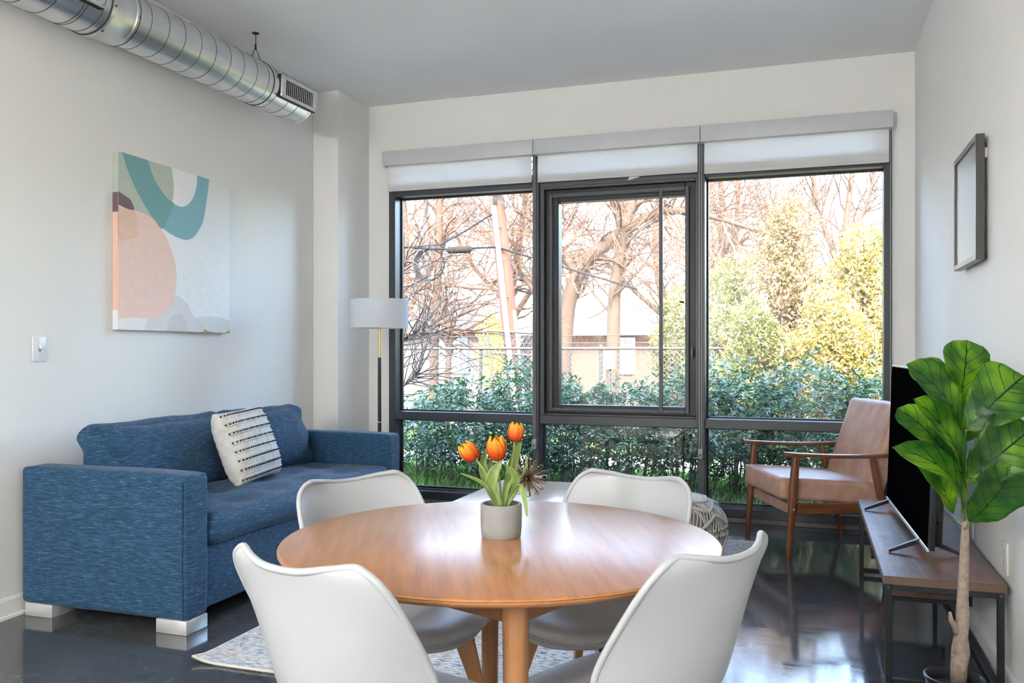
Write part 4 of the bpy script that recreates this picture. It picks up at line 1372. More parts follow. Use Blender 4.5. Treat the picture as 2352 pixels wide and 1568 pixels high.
MB().box(-0.0310, -0.0302, -W2_ + 0.085, W2_ - 0.085, 0.075, H2_ - 0.075).build('print', print_mat(), t)
k = N('picture_glass'); k.t.nodes.remove(k.b)
tr = k.n('BsdfTransparent'); gl = k.n('BsdfGlossy'); gl.inputs['Roughness'].default_value = 0.35
fr_ = k.n('Fresnel'); fr_.inputs[0].default_value = 1.3; mx = k.n('MixShader')
k.l(fr_.outputs[0], mx.inputs[0]); k.l(tr.outputs[0], mx.inputs[1]); k.l(gl.outputs[0], mx.inputs[2]); k.l(mx.outputs[0], k.out.inputs['Surface'])
MB().box(-0.0375, -0.0355, -W2_ + fw_, W2_ - fw_, fw_, H2_ - fw_).build('glazing', k.m, t)
MB().bbox(-0.014, 0.0, -W2_ + 0.03, -W2_ + 0.05, H2_ - 0.09, H2_ - 0.05, 0.001, 1).build('hook', M_ALU, t, 30)
MB().bbox(-0.014, 0.0, W2_ - 0.05, W2_ - 0.03, H2_ - 0.09, H2_ - 0.05, 0.001, 1).build('hook', M_ALU, t, 30)

# ------------------------------------------------------------------ switch and outlets
M_PLATE = plain('white_plate', (0.80, 0.81, 0.82), 0.35, var=0.01)
t = thing('light_switch', 'white toggle light switch on the left wall near the sofa', 'switch', on_left_wall(0.4585, 1.2235), WA)
MB().bbox(-0.0405, 0.0405, -0.007, 0.0, -0.059, 0.059, 0.003, 2).build('cover_plate', M_PLATE, t, 35)
MB().bbox(-0.006, 0.006, -0.0085, -0.007, -0.013, 0.013, 0.0005, 1).build('toggle_slot', plain('slot_grey', (0.25, 0.25, 0.25), 0.5), t, 35)
MB().bbox(-0.0045, 0.0045, -0.022, -0.007, -0.003, 0.009, 0.002, 1, Matrix.Rotation(R(-20), 4, 'X')).build('toggle', M_PLATE, t, 35)
for z in (-0.032, 0.032):
    MB().lathe([(0, 0.0015), (0.003, 0.001), (0.0035, 0), (0, 0)], 10).build('screw', plain('screw_grey', (0.4, 0.4, 0.4), 0.4), t, 40, (0, -0.007, z), (PI / 2, 0, 0))
def outlet(y, z, label, gangs=1, plug=False):
    t = thing('wall_outlet', label, 'outlet', (XR, y, z), 0)
    hw_ = 0.036 if gangs == 1 else 0.058
    MB().bbox(-0.007, 0.0, -hw_, hw_, -0.058, 0.058, 0.003, 2).build('cover_plate', M_PLATE, t, 35)
    for g in range(gangs):
        yc = 0 if gangs == 1 else (-0.024 + 0.048 * g)
        for zc in (-0.02, 0.02):
            s_ = MB().bbox(-0.0085, -0.0069, yc - 0.015, yc + 0.015, zc - 0.014, zc + 0.014, 0.0008, 1).build('socket', M_TRIM, t, 35)
            mb = MB()
            for dy in (-0.006, 0.006):
                mb.box(-0.0089, -0.0084, yc + dy - 0.0012, yc + dy + 0.0012, zc - 0.003, zc + 0.006)
            mb.build('slots', M_STEEL, s_)
    if plug:
        MB().bbox(-0.035, -0.0086, 0.008, 0.038, 0.006, 0.034, 0.004, 2).build('plug', M_TVB, t, 35)
        MB().tube([(-0.03, 0.023, 0.012), (-0.035, 0.023, -0.02), (-0.02, 0.02, -0.055), (-0.009, 0.0, -0.075)], 0.003, 6).build('plug_cord', M_TVB, t, 60)
outlet(3.492, 0.478, 'white duplex outlet on the right wall above the near end of the TV stand')
outlet(4.19, 0.468, 'white double outlet plate with a plug behind the fig on the right wall', 2, True)

# ------------------------------------------------------------------ potted tulips
M_CONC = plain('grey_concrete', (0.27, 0.27, 0.265), 0.8, var=0.12, vscale=14, bump=0.15, bscale=120)
def petal_mat():
    k = N('tulip_petal')
    uv = k.n('UVMap'); sp = k.n('SeparateXYZ'); k.l(uv.outputs[0], sp.inputs[0])
    n_ = k.noise(k.coord('Object', (1, 1, 0.25)), 180, 3)
    f = k.math('ADD', sp.outputs[1], k.math('MULTIPLY', k.math('SUBTRACT', n_, 0.5), 0.25))
    c = k.ramp(f, [(0.05, (0.62, 0.05, 0.012, 1)), (0.4, (0.80, 0.16, 0.012, 1)), (0.72, (0.90, 0.34, 0.015, 1)), (0.98, (0.95, 0.55, 0.05, 1))])
    k.color(c); k.set(Roughness=0.55)
    tl = k.n('BsdfTranslucent'); k.l(c, tl.inputs[0])
    mx = k.n('MixShader'); mx.inputs[0].default_value = 0.35
    k.l(k.b.outputs[0], mx.inputs[1]); k.l(tl.outputs[0], mx.inputs[2]); k.l(mx.outputs[0], k.out.inputs['Surface'])
    return k.m
M_PETAL = petal_mat()
def tleaf_mat():
    k = N('tulip_leaf')
    n_ = k.noise(k.coord('Object', (60, 60, 3)), 2, 3)
    c = k.ramp(n_, [(0.3, (0.17, 0.28, 0.08, 1)), (0.7, (0.38, 0.50, 0.17, 1))])
    k.color(c); k.set(Roughness=0.5)
    tl = k.n('BsdfTranslucent'); tl.inputs[0].default_value = (0.34, 0.5, 0.10, 1)
    mx = k.n('MixShader'); mx.inputs[0].default_value = 0.3
    k.l(k.b.outputs[0], mx.inputs[1]); k.l(tl.outputs[0], mx.inputs[2]); k.l(mx.outputs[0], k.out.inputs['Surface'])
    return k.m
M_TLEAF = tleaf_mat()
M_TSTEM = plain('tulip_stem', (0.30, 0.42, 0.13), 0.5)
TPX, TPY, TPZ = -0.746, 2.093, 0.741
t = thing('tulip_planter', 'grey concrete pot of orange tulips on the round dining table', 'potted tulips', (TPX, TPY, TPZ))
MB().lathe([(0, 0), (0.0475, 0), (0.0505, 0.003), (0.0530, 0.030), (0.0535, 0.060), (0.0530, 0.083), (0.0518, 0.0855), (0.0455, 0.0855), (0.0445, 0.083), (0.0445, 0.068), (0, 0.068)], 48).build('pot', M_CONC, t, 40)
MB().lathe([(0.0446, 0.067), (0.03, 0.070), (0, 0.071)], 24).build('soil', M_SOIL, t, 180)
K_ = 1.0 / 897.0                  # metres per photo pixel at the pot
def tl_(x, y, d=0.0):
    return RT * ((x - 1153) * K_) + FW * d + Vector((0, 0, 0.741 - TPZ + 1.22 - 0.741 - (y - 803) * K_))
def tulip(path, head_dir, size, seed):
    P = [tl_(*p) for p in path]
    # smooth stem
    Q = [Vector(spline([tuple(p) for p in P], i / 14)) for i in range(15)]
    MB().tube(Q, [0.0030] * 14 + [0.0034], 7).build('stem', M_TSTEM, t, 180)
    B = Q[-1]
    ax = (Q[-1] - Q[-3]).normalized().lerp(head_dir.normalized(), 0.6).normalized()
    # flower head: a small receptacle carrying six petals
    q = ax.to_track_quat('Z', 'Y').to_matrix()
    rc = MB().lathe([(0, -0.003), (0.005, -0.002), (0.007, 0.004), (0.004, 0.009), (0, 0.01)], 10)
    head = mk('flower_head', [B + q @ Vector(v) for v in rc.V], rc.F, M_TSTEM, t, 60)
    for k_ in range(6):
        a = k_ * PI / 3 + seed
        inner = k_ % 2
        def pt(u, v):
            uu = -1 + 2 * u
            rad = size * (0.16 + 0.31 * math.sin(PI * min(1, v * 0.80 + 0.10)) ** 0.9) * (0.90 if inner else 1.0)
            wdt = 0.88 * math.sin(PI * min(1, 0.14 + 0.86 * v) ** 0.9) ** 0.6 if v < 1 else 0.03
            ang = a + uu * wdt * 0.95
            rad2 = rad * (1 - 0.07 * abs(uu) ** 2) + 0.0015 * math.cos(uu * 6)
            z = size * (v * 1.06 - 0.06 * (1 - uu * uu) * 0 - 0.05 * abs(uu) * v)
            return B + q @ Vector((rad2 * math.cos(ang), rad2 * math.sin(ang), z))
        g = MB().grid(pt, 11, 13, uv=True)
        pe = mk('petal', g.V, g.F, M_PETAL, head, 180, g.U)
        sm = pe.modifiers.new('thickness', 'SOLIDIFY'); sm.thickness = 0.0008; sm.offset = 0
tulip([(1147, 1158, 0), (1132, 1110, 0), (1112, 1075, -.01), (1094, 1054, -.015)], Vector((-0.55, -0.1, 0.75)), 0.050, 0.3)
tulip([(1155, 1158, 0), (1150, 1110, -.01), (1147, 1080, -.02), (1145, 1052, -.025)], Vector((-0.05, -0.15, 1)), 0.057, 1.0)
tulip([(1160, 1158, 0), (1170, 1110, 0.01), (1179, 1060, 0.015), (1184, 1016, 0.02)], Vector((0.12, 0.1, 1)), 0.047, 0.6)
def tleaf(path, hw_, roll=0.0, seed=0):
    P = [tuple(tl_(*p)) for p in path]
    Q = [Vector(spline(P, i / 18)) for i in range(19)]
    V = []
    for i, p in enumerate(Q):
        d = (Q[min(i + 1, 18)] - Q[max(i - 1, 0)]).normalized()
        n = -FW - d * (-FW).dot(d); n.normalize()
        n = Matrix.Rotation(roll, 3, d) @ n
        s = d.cross(n)
        v = i / 18
        wd = hw_ * (math.sin(PI * min(1, (v * 0.86 + 0.12))) ** 0.8) * (1 if v < 0.97 else 0.3)
        for j in range(7):
            u = -1 + j / 3
            V.append(p + s * wd * u + n * (0.45 * wd * u * u))
    F = [(i * 7 + j, i * 7 + j + 1, (i + 1) * 7 + j + 1, (i + 1) * 7 + j) for i in range(18) for j in range(6)]
    lf = mk('leaf', V, F, M_TLEAF, t, 180)
    sm = lf.modifiers.new('thickness', 'SOLIDIFY'); sm.thickness = 0.0010; sm.offset = 0
tleaf([(1146, 1162, -.01), (1124, 1112, -.01), (1110, 1072, 0), (1118, 1032, .01)], .0125, .3)
tleaf([(1152, 1162, -.02), (1132, 1115, -.03), (1138, 1080, -.035), (1154, 1058, -.03)], .0155, -.1)
tleaf([(1158, 1162, -.015), (1164, 1115, -.02), (1176, 1090, -.02), (1160, 1062, -.01)], .0105, .5)
tleaf([(1160, 1162, .01), (1174, 1105, .02), (1184, 1060, .02), (1200, 1012, .03)], .0145, -.3)
tleaf([(1164, 1162, -.01), (1184, 1120, -.015), (1186, 1090, -.02), (1170, 1066, -.03)], .0085, .2)
tleaf([(1148, 1162, 0), (1130, 1120, .02), (1126, 1085, .03), (1134, 1048, .03)], .012, -.4)
tleaf([(1146, 1162, -.02), (1120, 1115, -.04), (1098, 1096, -.05), (1062, 1080, -.06)], .006, .7)
tleaf([(1166, 1162, 0), (1190, 1118, -.02), (1204, 1126, -.03), (1212, 1180, -.04)], .008, .2)
tleaf([(1164, 1162, .01), (1182, 1115, .02), (1205, 1090, .03), (1218, 1040, .04)], .003, .2)

# ================================================================== OUTDOORS
RNG = np.random.default_rng(7)
def npmesh(name, V, F, mat, parent=None, smooth=False):
    me = bpy.data.meshes.new(name)
    V = np.asarray(V, np.float32); F = np.asarray(F, np.int32)
    k = F.shape[1]
    me.vertices.add(len(V)); me.vertices.foreach_set('co', V.ravel())
    me.loops.add(F.size); me.loops.foreach_set('vertex_index', F.ravel())
    me.polygons.add(len(F))
    me.polygons.foreach_set('loop_start', np.arange(0, F.size, k, dtype=np.int32))
    me.update(calc_edges=True); me.validate()
    if smooth: me.polygons.foreach_set('use_smooth', [True] * len(F))
    me.materials.append(mat)
    o = bpy.data.objects.new(name, me); COL.objects.link(o)
    if parent is not None: o.parent = parent
    return o
def unit(a): return a / np.maximum(np.linalg.norm(a, axis=1, keepdims=True), 1e-9)
def leaf_cloud(P, D, L, W, rng):
    """folded rhombic leaves: base P, direction D"""
    n = len(P)
    r = unit(rng.normal(size=(n, 3)) + np.array([0, -0.5, 0.8]))
    s = unit(np.cross(D, r)); nn = np.cross(s, D)
    L = np.asarray(L).reshape(-1, 1) * np.ones((n, 1)); W = np.asarray(W).reshape(-1, 1) * np.ones((n, 1))
    a = P; c = P + D * L - nn * L * 0.12
    m_ = P + D * L * 0.45
    b = m_ + s * W + nn * W * 0.35; d = m_ - s * W + nn * W * 0.35
    V = np.stack([a, b, c, d], 1).reshape(-1, 3)
    i = np.arange(n)[:, None] * 4
    F = np.concatenate([i + np.array([[0, 1, 2]]), i + np.array([[0, 2, 3]])], 0)
    return V, F
def leafmat(name, stops, trans, scale=6.0, rough=0.45, tf=0.35):
    k = N(name)
    n_ = k.noise(k.coord('Object'), scale, 4, 0.7)
    c = k.ramp(n_, stops)
    k.color(c); k.set(Roughness=rough)
    tl = k.n('BsdfTranslucent'); tl.inputs[0].default_value = trans
    mx = k.n('MixShader'); mx.inputs[0].default_value = tf
    k.l(k.b.outputs[0], mx.inputs[1]); k.l(tl.outputs[0], mx.inputs[2]); k.l(mx.outputs[0], k.out.inputs['Surface'])
    return k.m
M_NAND = leafmat('nandina_leaf', [(0.3, (0.0144, 0.0396, 0.0216, 1)), (0.5, (0.0297, 0.0756, 0.0378, 1)), (0.72, (0.0675, 0.1269, 0.0639, 1))], (0.0477, 0.1188, 0.0243, 1), 9, 0.28, 0.22)
M_YELL = leafmat('privet_leaf_yellow', [(0.3, (0.1401, 0.1109, 0.0242, 1)), (0.5, (0.2147, 0.1663, 0.0463, 1)), (0.72, (0.2822, 0.2198, 0.0826, 1))], (0.2560, 0.1985, 0.0322, 1), 3)
M_GRNY = leafmat('privet_leaf_green', [(0.3, (0.054, 0.068, 0.018, 1)), (0.5, (0.103, 0.112, 0.031, 1)), (0.72, (0.163, 0.153, 0.054, 1))], (0.143, 0.143, 0.020, 1), 3)
M_RUSL = leafmat('privet_leaf_rust', [(0.3, (0.087, 0.068, 0.021, 1)), (0.5, (0.147, 0.104, 0.041, 1)), (0.72, (0.201, 0.121, 0.068, 1))], (0.184, 0.114, 0.033, 1), 3)
M_CANE = plain('cane', (0.16, 0.12, 0.08), 0.8, var=0.3)
def bark(name, a, b):
    k = N(name)
    n_ = k.noise(k.coord('Object', (6, 6, 1.5)), 3, 5, 0.65)
    k.color(k.ramp(n_, [(0.3, a), (0.7, b)])); k.set(Roughness=0.9)
    return k.m
M_BARK = bark('pale_bark', (0.0299, 0.0145, 0.0071, 1), (0.0492, 0.0267, 0.0139, 1))
M_TWIG = bark('rosy_twig', (0.0697, 0.0335, 0.0181, 1), (0.1023, 0.0554, 0.0314, 1))
M_DTWIG = bark('dark_twig', (0.010, 0.008, 0.007, 1), (0.026, 0.020, 0.016, 1))

def ground_mat():
    k = N('lawn')
    v = k.coord('Object')
    f = k.mix(0.5, k.noise(v, 0.5, 4), k.noise(v, 9, 5, 0.7))
    k.color(k.ramp(f, [(0.32, (0.025, 0.036, 0.010, 1)), (0.5, (0.048, 0.041, 0.019, 1)), (0.68, (0.072, 0.054, 0.034, 1))]))
    k.set(Roughness=1.0); k.bump(k.noise(v, 30, 4), 0.5, 0.03)
    return k.m
M_LAWN = ground_mat()
def gz(x, y):
    """the land falls away gently behind the fence"""
    return -0.06 - 0.045 * max(0, y - 14)
struct('lawn', MB().grid(lambda u, v: (-45 + 90 * u, 6.43 + 60 * v ** 1.5, gz(0, 6.43 + 60 * v ** 1.5)), 12, 24), M_LAWN, 'tan winter lawn beyond the windows', 180, 'lawn')
k = N('concrete_path'); v = k.coord('Object')
k.color(k.ramp(k.noise(v, 6, 5), [(0.3, (0.20, 0.18, 0.155, 1)), (0.7, (0.26, 0.24, 0.21, 1))])); k.set(Roughness=0.9)
struct('path', MB().box(-16, 12, 8.75, 10.0, -0.10, -0.045), k.m, 'pale concrete footpath running past the windows', None, 'path')
# low grassy bed under the window
def blades(x0, x1, y0, y1, n, h, seed):
    r = np.random.default_rng(seed)
    P = np.stack([r.uniform(x0, x1, n), r.uniform(y0, y1, n), np.full(n, -0.062)], 1)
    D = unit(r.normal(size=(n, 3)) * [0.45, 0.45, 0.1] + [0, 0, 1])
    return leaf_cloud(P, D, r.uniform(0.4, 1, n) * h, r.uniform(0.004, 0.010, n), r)
M_GRASS = leafmat('bed_grass', [(0.3, (0.032, 0.083, 0.019, 1)), (0.6, (0.090, 0.166, 0.038, 1)), (0.8, (0.192, 0.243, 0.064, 1))], (0.128, 0.230, 0.032, 1), 2, 0.6)
V, F = blades(-4.6, 1.6, 6.62, 8.7, 9000, 0.20, 3)
tag(npmesh('bed_grass', V, F, M_GRASS), 'low green grass and groundcover under the shrubs outside', 'grass', None, 'stuff')
V, F = blades(-9, 5, 10.05, 12.3, 9000, 0.14, 4)
tag(npmesh('verge_grass', V, F, M_GRASS), 'sunlit grass verge beyond the concrete footpath', 'grass', None, 'stuff')

# ------------------------------------------------------------------ nandina shrubs
def nandina(x, y, w, d, h, ncl, label, seed, low=0.18, leafL=0.052):
    r = np.random.default_rng(seed)
    t = thing('nandina_shrub', label, 'shrub', (x, y, -0.06), 0, 'nandina shrubs outside the windows')
    u = unit(r.normal(size=(ncl, 3))) * (r.uniform(0.25, 1, (ncl, 1)) ** 0.45)
    C = u * [w, d, (h - low) * 0.5] + [0, 0, low + (h - low) * 0.5]
    C[:, 2] += 0.05 * np.sin(C[:, 0] * 9 + seed)
    # each compound leaf: a drooping fan of leaflets
    nl = 13
    ax = unit(u * [1, 1, 0.25] + r.normal(size=(ncl, 3)) * 0.45 + [0, 0, 0.12])
    t_ = np.linspace(0.05, 1, nl)[None, :, None]
    base = C[:, None, :] + ax[:, None, :] * (t_ * 0.17) + np.array([0, 0, -1]) * (t_ ** 2 * 0.07)
    P = base.reshape(-1, 3)
    axr = np.repeat(ax, nl, 0)
    sgn = np.tile(np.where(np.arange(nl) % 2, 1.0, -1.0), ncl)[:, None]
    sd_ = unit(np.cross(axr, [0, 0, 1.0]) + r.normal(size=P.shape) * 0.25)
    D = unit(axr * 0.7 + sd_ * sgn * 0.9 + np.array([0, 0, -0.25]) + r.normal(size=P.shape) * 0.15)
    V, F = leaf_cloud(P, D, r.uniform(0.75, 1.3, len(P)) * leafL, r.uniform(0.8, 1.2, len(P)) * leafL * 0.19, r)
    keep = None
    tag(npmesh('foliage', V, F, M_NAND, t), kind='stuff')
    mb = MB()
    for i in range(11):
        a, q = r.uniform(0, 2 * PI), r.uniform(0.1, 0.75)
        bx, by = 0.35 * w * q * math.cos(a) * 1.6, 0.35 * d * q * math.sin(a) * 1.6
        tx_, ty_ = w * q * math.cos(a), d * q * math.sin(a)
        mb.tube([(bx, by, 0), ((bx + tx_) / 2 + 0.02, (by + ty_) / 2, h * 0.4), (tx_, ty_, h * r.uniform(0.65, 0.92))], [0.008, 0.007, 0.004], 5)
    mb.build('canes', M_CANE, t, 180)
    return t
SH = [(-3.55, 7.75, .42, .40, .86, 210, 'sparse nandina shrub at the far left behind the floor lamp', 1),
      (-3.05, 7.55, .46, .42, .98, 367, 'leafy nandina shrub behind the left window pane below the coiled cable', 2),
      (-2.42, 7.70, .42, .42, 1.16, 367, 'nandina shrub below the utility pole at the left mullion', 3),
      (-2.0, 7.45, .40, .38, 1.02, 332, 'dense nandina shrub at the left edge of the casement window', 4),
      (-1.50, 7.60, .44, .42, 1.02, 402, 'dense nandina shrub behind the middle of the casement window', 5),
      (-1.02, 7.70, .42, .40, 1.14, 350, 'nandina shrub at the right edge of the casement behind its pull bar', 6),
      (-0.55, 7.55, .42, .42, 1.14, 402, 'dense nandina shrub just right of the right mullion', 7),
      (-0.02, 7.50, .46, .42, 1.14, 437, 'broad nandina shrub behind the armchair in the middle of the right pane', 8),
      (0.52, 7.60, .46, .42, 1.10, 402, 'nandina shrub at the right window jamb behind the armchair back', 9),
      (1.1, 7.7, .46, .42, 1.05, 210, 'nandina shrub mostly hidden past the right window jamb', 10)]
for a in SH: nandina(*a)

# ------------------------------------------------------------------ leafy trees
def leafy_tree(name, x, y, blobs, n, mat, label, seed, leaf=0.075, group=None, spread=0.30):
    r = np.random.default_rng(seed)
    z0 = gz(x, y)
    t = thing(name, label, 'tree', (x, y, z0), 0, group)
    B = np.array([b[:3] for b in blobs]); Rr = np.array([b[3] for b in blobs])
    pick = r.choice(len(blobs), n, p=Rr ** 2 / (Rr ** 2).sum())
    u = unit(r.normal(size=(n, 3)))
    rad = Rr[pick][:, None] * (1 - spread * r.random((n, 1)) ** 1.5 + 0.12 * np.sin(u[:, :1] * 9 + u[:, 2:] * 7))
    P = B[pick] + u * rad * [1, 0.9, 1.0]
    D = unit(u * 0.7 + r.normal(size=(n, 3)) * 0.7 + [0, 0, 0.15])
    V, F = leaf_cloud(P, D, r.uniform(0.7, 1.3, n) * leaf, r.uniform(0.8, 1.2, n) * leaf * 0.27, r)
    tag(npmesh('foliage', V, F, mat, t), kind='stuff')
    mb = MB()
    for b in blobs:
        mb.tube([(b[0] * 0.1, b[1] * 0.1, 0), (b[0] * 0.5, b[1] * 0.5, b[2] * 0.5), (b[0], b[1], b[2])], [0.05, 0.035, 0.015], 6)
    mb.build('trunk', M_BARK, t, 180)
    return t
def blobset(w, h, n, r0, seed, z0=0.5):
    r = random.Random(seed); o = []
    for i in range(n):
        z = z0 + (h - z0) * (i + 0.5) / n
        k = max(0.18, 1 - (z / h) ** 2.4)
        a = r.uniform(0, 2 * PI); q = w * k * r.uniform(0.25, 0.95)
        o.append((q * math.cos(a), 0.7 * q * math.sin(a), z, r0 * (0.6 + 0.5 * k) * r.uniform(0.8, 1.2)))
    return o
GT = 'leafy trees behind the shrubs'
leafy_tree('privet_tree', -0.25, 12.6, blobset(0.75, 3.25, 26, 0.36, 1), 17100, M_RUSL, 'tall rust-tinged leafy tree in the middle of the right pane', 21, .058, GT)
leafy_tree('privet_tree', 0.75, 12.2, blobset(0.85, 2.75, 26, 0.40, 2), 19000, M_YELL, 'golden yellow leafy tree at the right side of the right pane', 22, .058, GT)
leafy_tree('privet_tree', -1.05, 12.9, blobset(0.55, 2.45, 18, 0.34, 3), 12350, M_GRNY, 'yellow-green leafy tree at the left side of the right pane', 23, .058, GT)
leafy_tree('privet_tree', 0.25, 11.4, blobset(0.75, 1.9, 18, 0.36, 4), 13300, M_YELL, 'low golden bush in front of the tall trees in the right pane', 24, .055, GT)
leafy_tree('privet_tree', -0.7, 11.3, blobset(0.6, 1.75, 16, 0.34, 5), 11400, M_GRNY, 'low green bush in front of the tall trees by the right mullion', 25, .055, GT)
leafy_tree('privet_tree', 1.9, 12.2, blobset(0.8, 2.7, 20, 0.40, 6), 11400, M_YELL, 'yellow leafy tree mostly past the right window jamb', 26, .058, GT)
leafy_tree('privet_tree', -1.95, 13.6, blobset(0.38, 2.2, 12, 0.26, 7), 6650, M_GRNY, 'narrow green tree seen through the right side of the casement', 27, .055, GT)
leafy_tree('small_evergreen', -7.1, 19.5, [(0, 0, 1.0, .38), (-.15, 0, 1.5, .34), (.2, 0, 1.35, .36), (.1, 0, 1.9, .34), (-.2, .1, 2.05, .3), (.3, 0, 1.75, .3)], 3000, leafmat('lime_leaf', [(0.3, (0.300, 0.300, 0.050, 1)), (0.7, (0.620, 0.560, 0.140, 1))], (0.600, 0.550, 0.080, 1), 4), 'small lime-green evergreen beside the utility pole', 31, .09)

# ------------------------------------------------------------------ bare trees
class Twigs:
    """collects tapering branches as quads, thick and thin apart"""
    def __init__(self): self.a, self.b = MB(), MB()
    def add(self, pts, rads):
        (self.a if rads[0] > 0.022 else self.b).tube(pts, rads, 6 if rads[0] > 0.022 else 3, caps=False)
def grow(tw, r, p, d, L, rad, depth, droop=0.0, kids=(3, 5), wig=0.22):
    n = 5
    pts, rads = [p.copy()], [rad]
    dd = d.copy()
    for i in range(n):
        dd = (dd + Vector((r.gauss(0, wig), r.gauss(0, wig), r.gauss(0, wig) - droop))).normalized()
        pts.append(pts[-1] + dd * (L / n)); rads.append(rad * (1 - 0.62 * (i + 1) / n))
    tw.add(pts, rads)
    if depth <= 0: return
    for k in range(r.randint(*kids)):
        i = r.randint(1, n)
        ax = Vector((r.gauss(0, 1), r.gauss(0, 1), r.gauss(0, 1))).cross(dd)
        if ax.length < 1e-3: continue
        nd = (Matrix.Rotation(r.uniform(0.35, 1.0), 3, ax.normalized()) @ (pts[i] - pts[i - 1]).normalized())
        grow(tw, r, pts[i], nd, L * r.uniform(0.5, 0.78), max(rads[i] * 0.62, 0.0030), depth - 1, droop, kids, wig)
def bare_tree(x, y, limbs, depth, label, seed, mat=None, tmat=None, kids=(3, 5), group='bare winter trees', droop=0.0):
    """limbs: list of polylines [(x,z,r)...] in metres relative to the foot, with optional y"""
    r = random.Random(seed); tw = Twigs()
    t = thing('bare_tree', label, 'tree', (x, y, gz(x, y)), 0, group)
    for limb in limbs:
        P = [Vector((q[0], q[3] if len(q) > 3 else 0.0, q[1])) for q in limb]
        rr = [q[2] for q in limb]
        tb = [(*p, a) for p, a in zip(P, rr)]
        S_ = [spline(tb, i / 20) for i in range(21)]
        tw.a.tube([s[:3] for s in S_], [s[3] for s in S_], 8)
        for i in range(6, 21):
            for _ in range(2 if i < 20 else 3):
                d = (Vector(S_[i][:3]) - Vector(S_[i - 1][:3])).normalized()
                ax = Vector((r.gauss(0, .5), r.gauss(0, 1), r.gauss(0, .5)))
                nd = Matrix.Rotation(r.uniform(0.5, 1.3) * r.choice((-1, 1)), 3, ax.normalized()) @ d
                grow(tw, r, Vector(S_[i][:3]), nd, r.uniform(0.7, 1.5), min(0.03, max(0.008, S_[i][3] * 0.4)), depth, droop, kids)
    tw.a.build('trunk', mat or M_BARK, t, 180)
    o = tw.b.build('twigs', tmat or M_TWIG, t)
    tag(o, kind='stuff')
    return t
# the old tree with the heavy leaning limb, seen in the casement
bare_tree(-4.2, 15.0, [[(0, 0, .20), (0.02, 1.3, .18), (.15, 2.25, .15), (.50, 2.95, .13), (1.1, 3.42, .11), (1.35, 4.3, .09), (1.5, 5.6, .06)],
                       [(0.92, 0, .13), (.95, 1.4, .12), (.98, 2.4, .11), (1.1, 3.3, .10), (1.05, 4.2, .08), (.9, 5.4, .05)],
                       [(.30, 2.6, .07), (-.05, 3.2, .06), (-.35, 3.55, .05), (-.9, 3.9, .03)],
                       [(1.1, 3.4, .08), (1.8, 3.7, .06), (2.6, 3.6, .05), (3.4, 3.3, .03)],
                       [(0.02, 1.5, .09), (-.5, 2.4, .07), (-1.0, 3.0, .05), (-1.4, 3.9, .03)]],
          3, 'old bare tree with a heavy leaning limb seen through the casement', 41, kids=(3, 5))
bare_tree(-6.35, 14.2, [[(0, 0, .10), (.02, 1.3, .09), (.08, 2.4, .085), (.12, 3.9, .07), (.1, 5.2, .05)], [(.25, 0, .07), (.3, 1.2, .06), (.32, 1.7, .055), (.15, 2.3, .04)]],
          3, 'slender bare trunk near the left jamb beyond the fence', 42, kids=(2, 4))
bare_tree(-9.5, 19, [[(0, 0, .14), (.1, 2, .12), (.3, 3.6, .09), (.2, 5.5, .05)], [(.1, 2, .08), (.9, 3.4, .06), (1.6, 4.6, .03)]], 3, 'pale bare tree far behind the fence at the left pane', 43, kids=(3, 6))
bare_tree(-6.9, 20, [[(0, 0, .14), (-.1, 2, .12), (.2, 3.9, .09), (.5, 6, .05)], [(0, 2.2, .08), (1.0, 3.6, .06), (1.9, 4.4, .03)], [(0, 2.6, .07), (-1.1, 3.8, .05), (-1.6, 5.0, .03)]], 3, 'pale bare tree behind the utility pole', 44, kids=(3, 6))
bare_tree(-3.3, 21, [[(0, 0, .14), (.1, 2, .12), (-.2, 3.9, .09), (-.1, 6, .05)], [(0, 2.2, .08), (1.2, 3.6, .06), (2.2, 4.4, .03)], [(0, 2.4, .07), (-1.3, 3.6, .05), (-1.9, 4.6, .03)]], 3, 'pale bare tree far behind the old leaning tree', 45, kids=(3, 6))
bare_tree(-1.2, 19.5, [[(0, 0, .09), (-.1, 2, .08), (-.3, 3.6, .06), (-.2, 5.6, .04)], [(.0, 1.8, .05), (.9, 3.2, .04), (1.3, 4.6, .03)], [(0, 2.0, .05), (-.9, 3.3, .04), (-1.5, 4.3, .03)]], 3, 'hazy bare tree far behind the rust-tinged tree', 50, kids=(3, 6))
bare_tree(-2.0, 17.5, [[(0, 0, .10), (.1, 2, .09), (.4, 3.6, .07), (.3, 5.6, .04)], [(.1, 1.6, .06), (.9, 3.0, .05), (1.4, 4.2, .03)]], 3, 'rosy bare tree at the left edge of the right pane', 46, kids=(3, 6))
bare_tree(0.55, 16.5, [[(0, 0, .08), (0, 2.2, .07), (.05, 3.3, .06), (.3, 5.4, .03)], [(.02, 2.9, .05), (-.4, 4.0, .04), (-.5, 5.6, .02)], [(.03, 3.1, .04), (.5, 4.2, .03), (.6, 5.6, .02)]], 1, 'thin forked bare tree rising above the golden trees', 47, tmat=M_BARK, kids=(1, 3))
bare_tree(2.0, 16.8, [[(0, 0, .07), (0, 2.2, .06), (.1, 3.4, .05), (.2, 5.4, .03)], [(.02, 2.9, .04), (-.3, 4.0, .03), (-.5, 5.6, .02)]], 1, 'thin bare sapling at the upper right corner of the right pane', 48, tmat=M_BARK, kids=(1, 3))
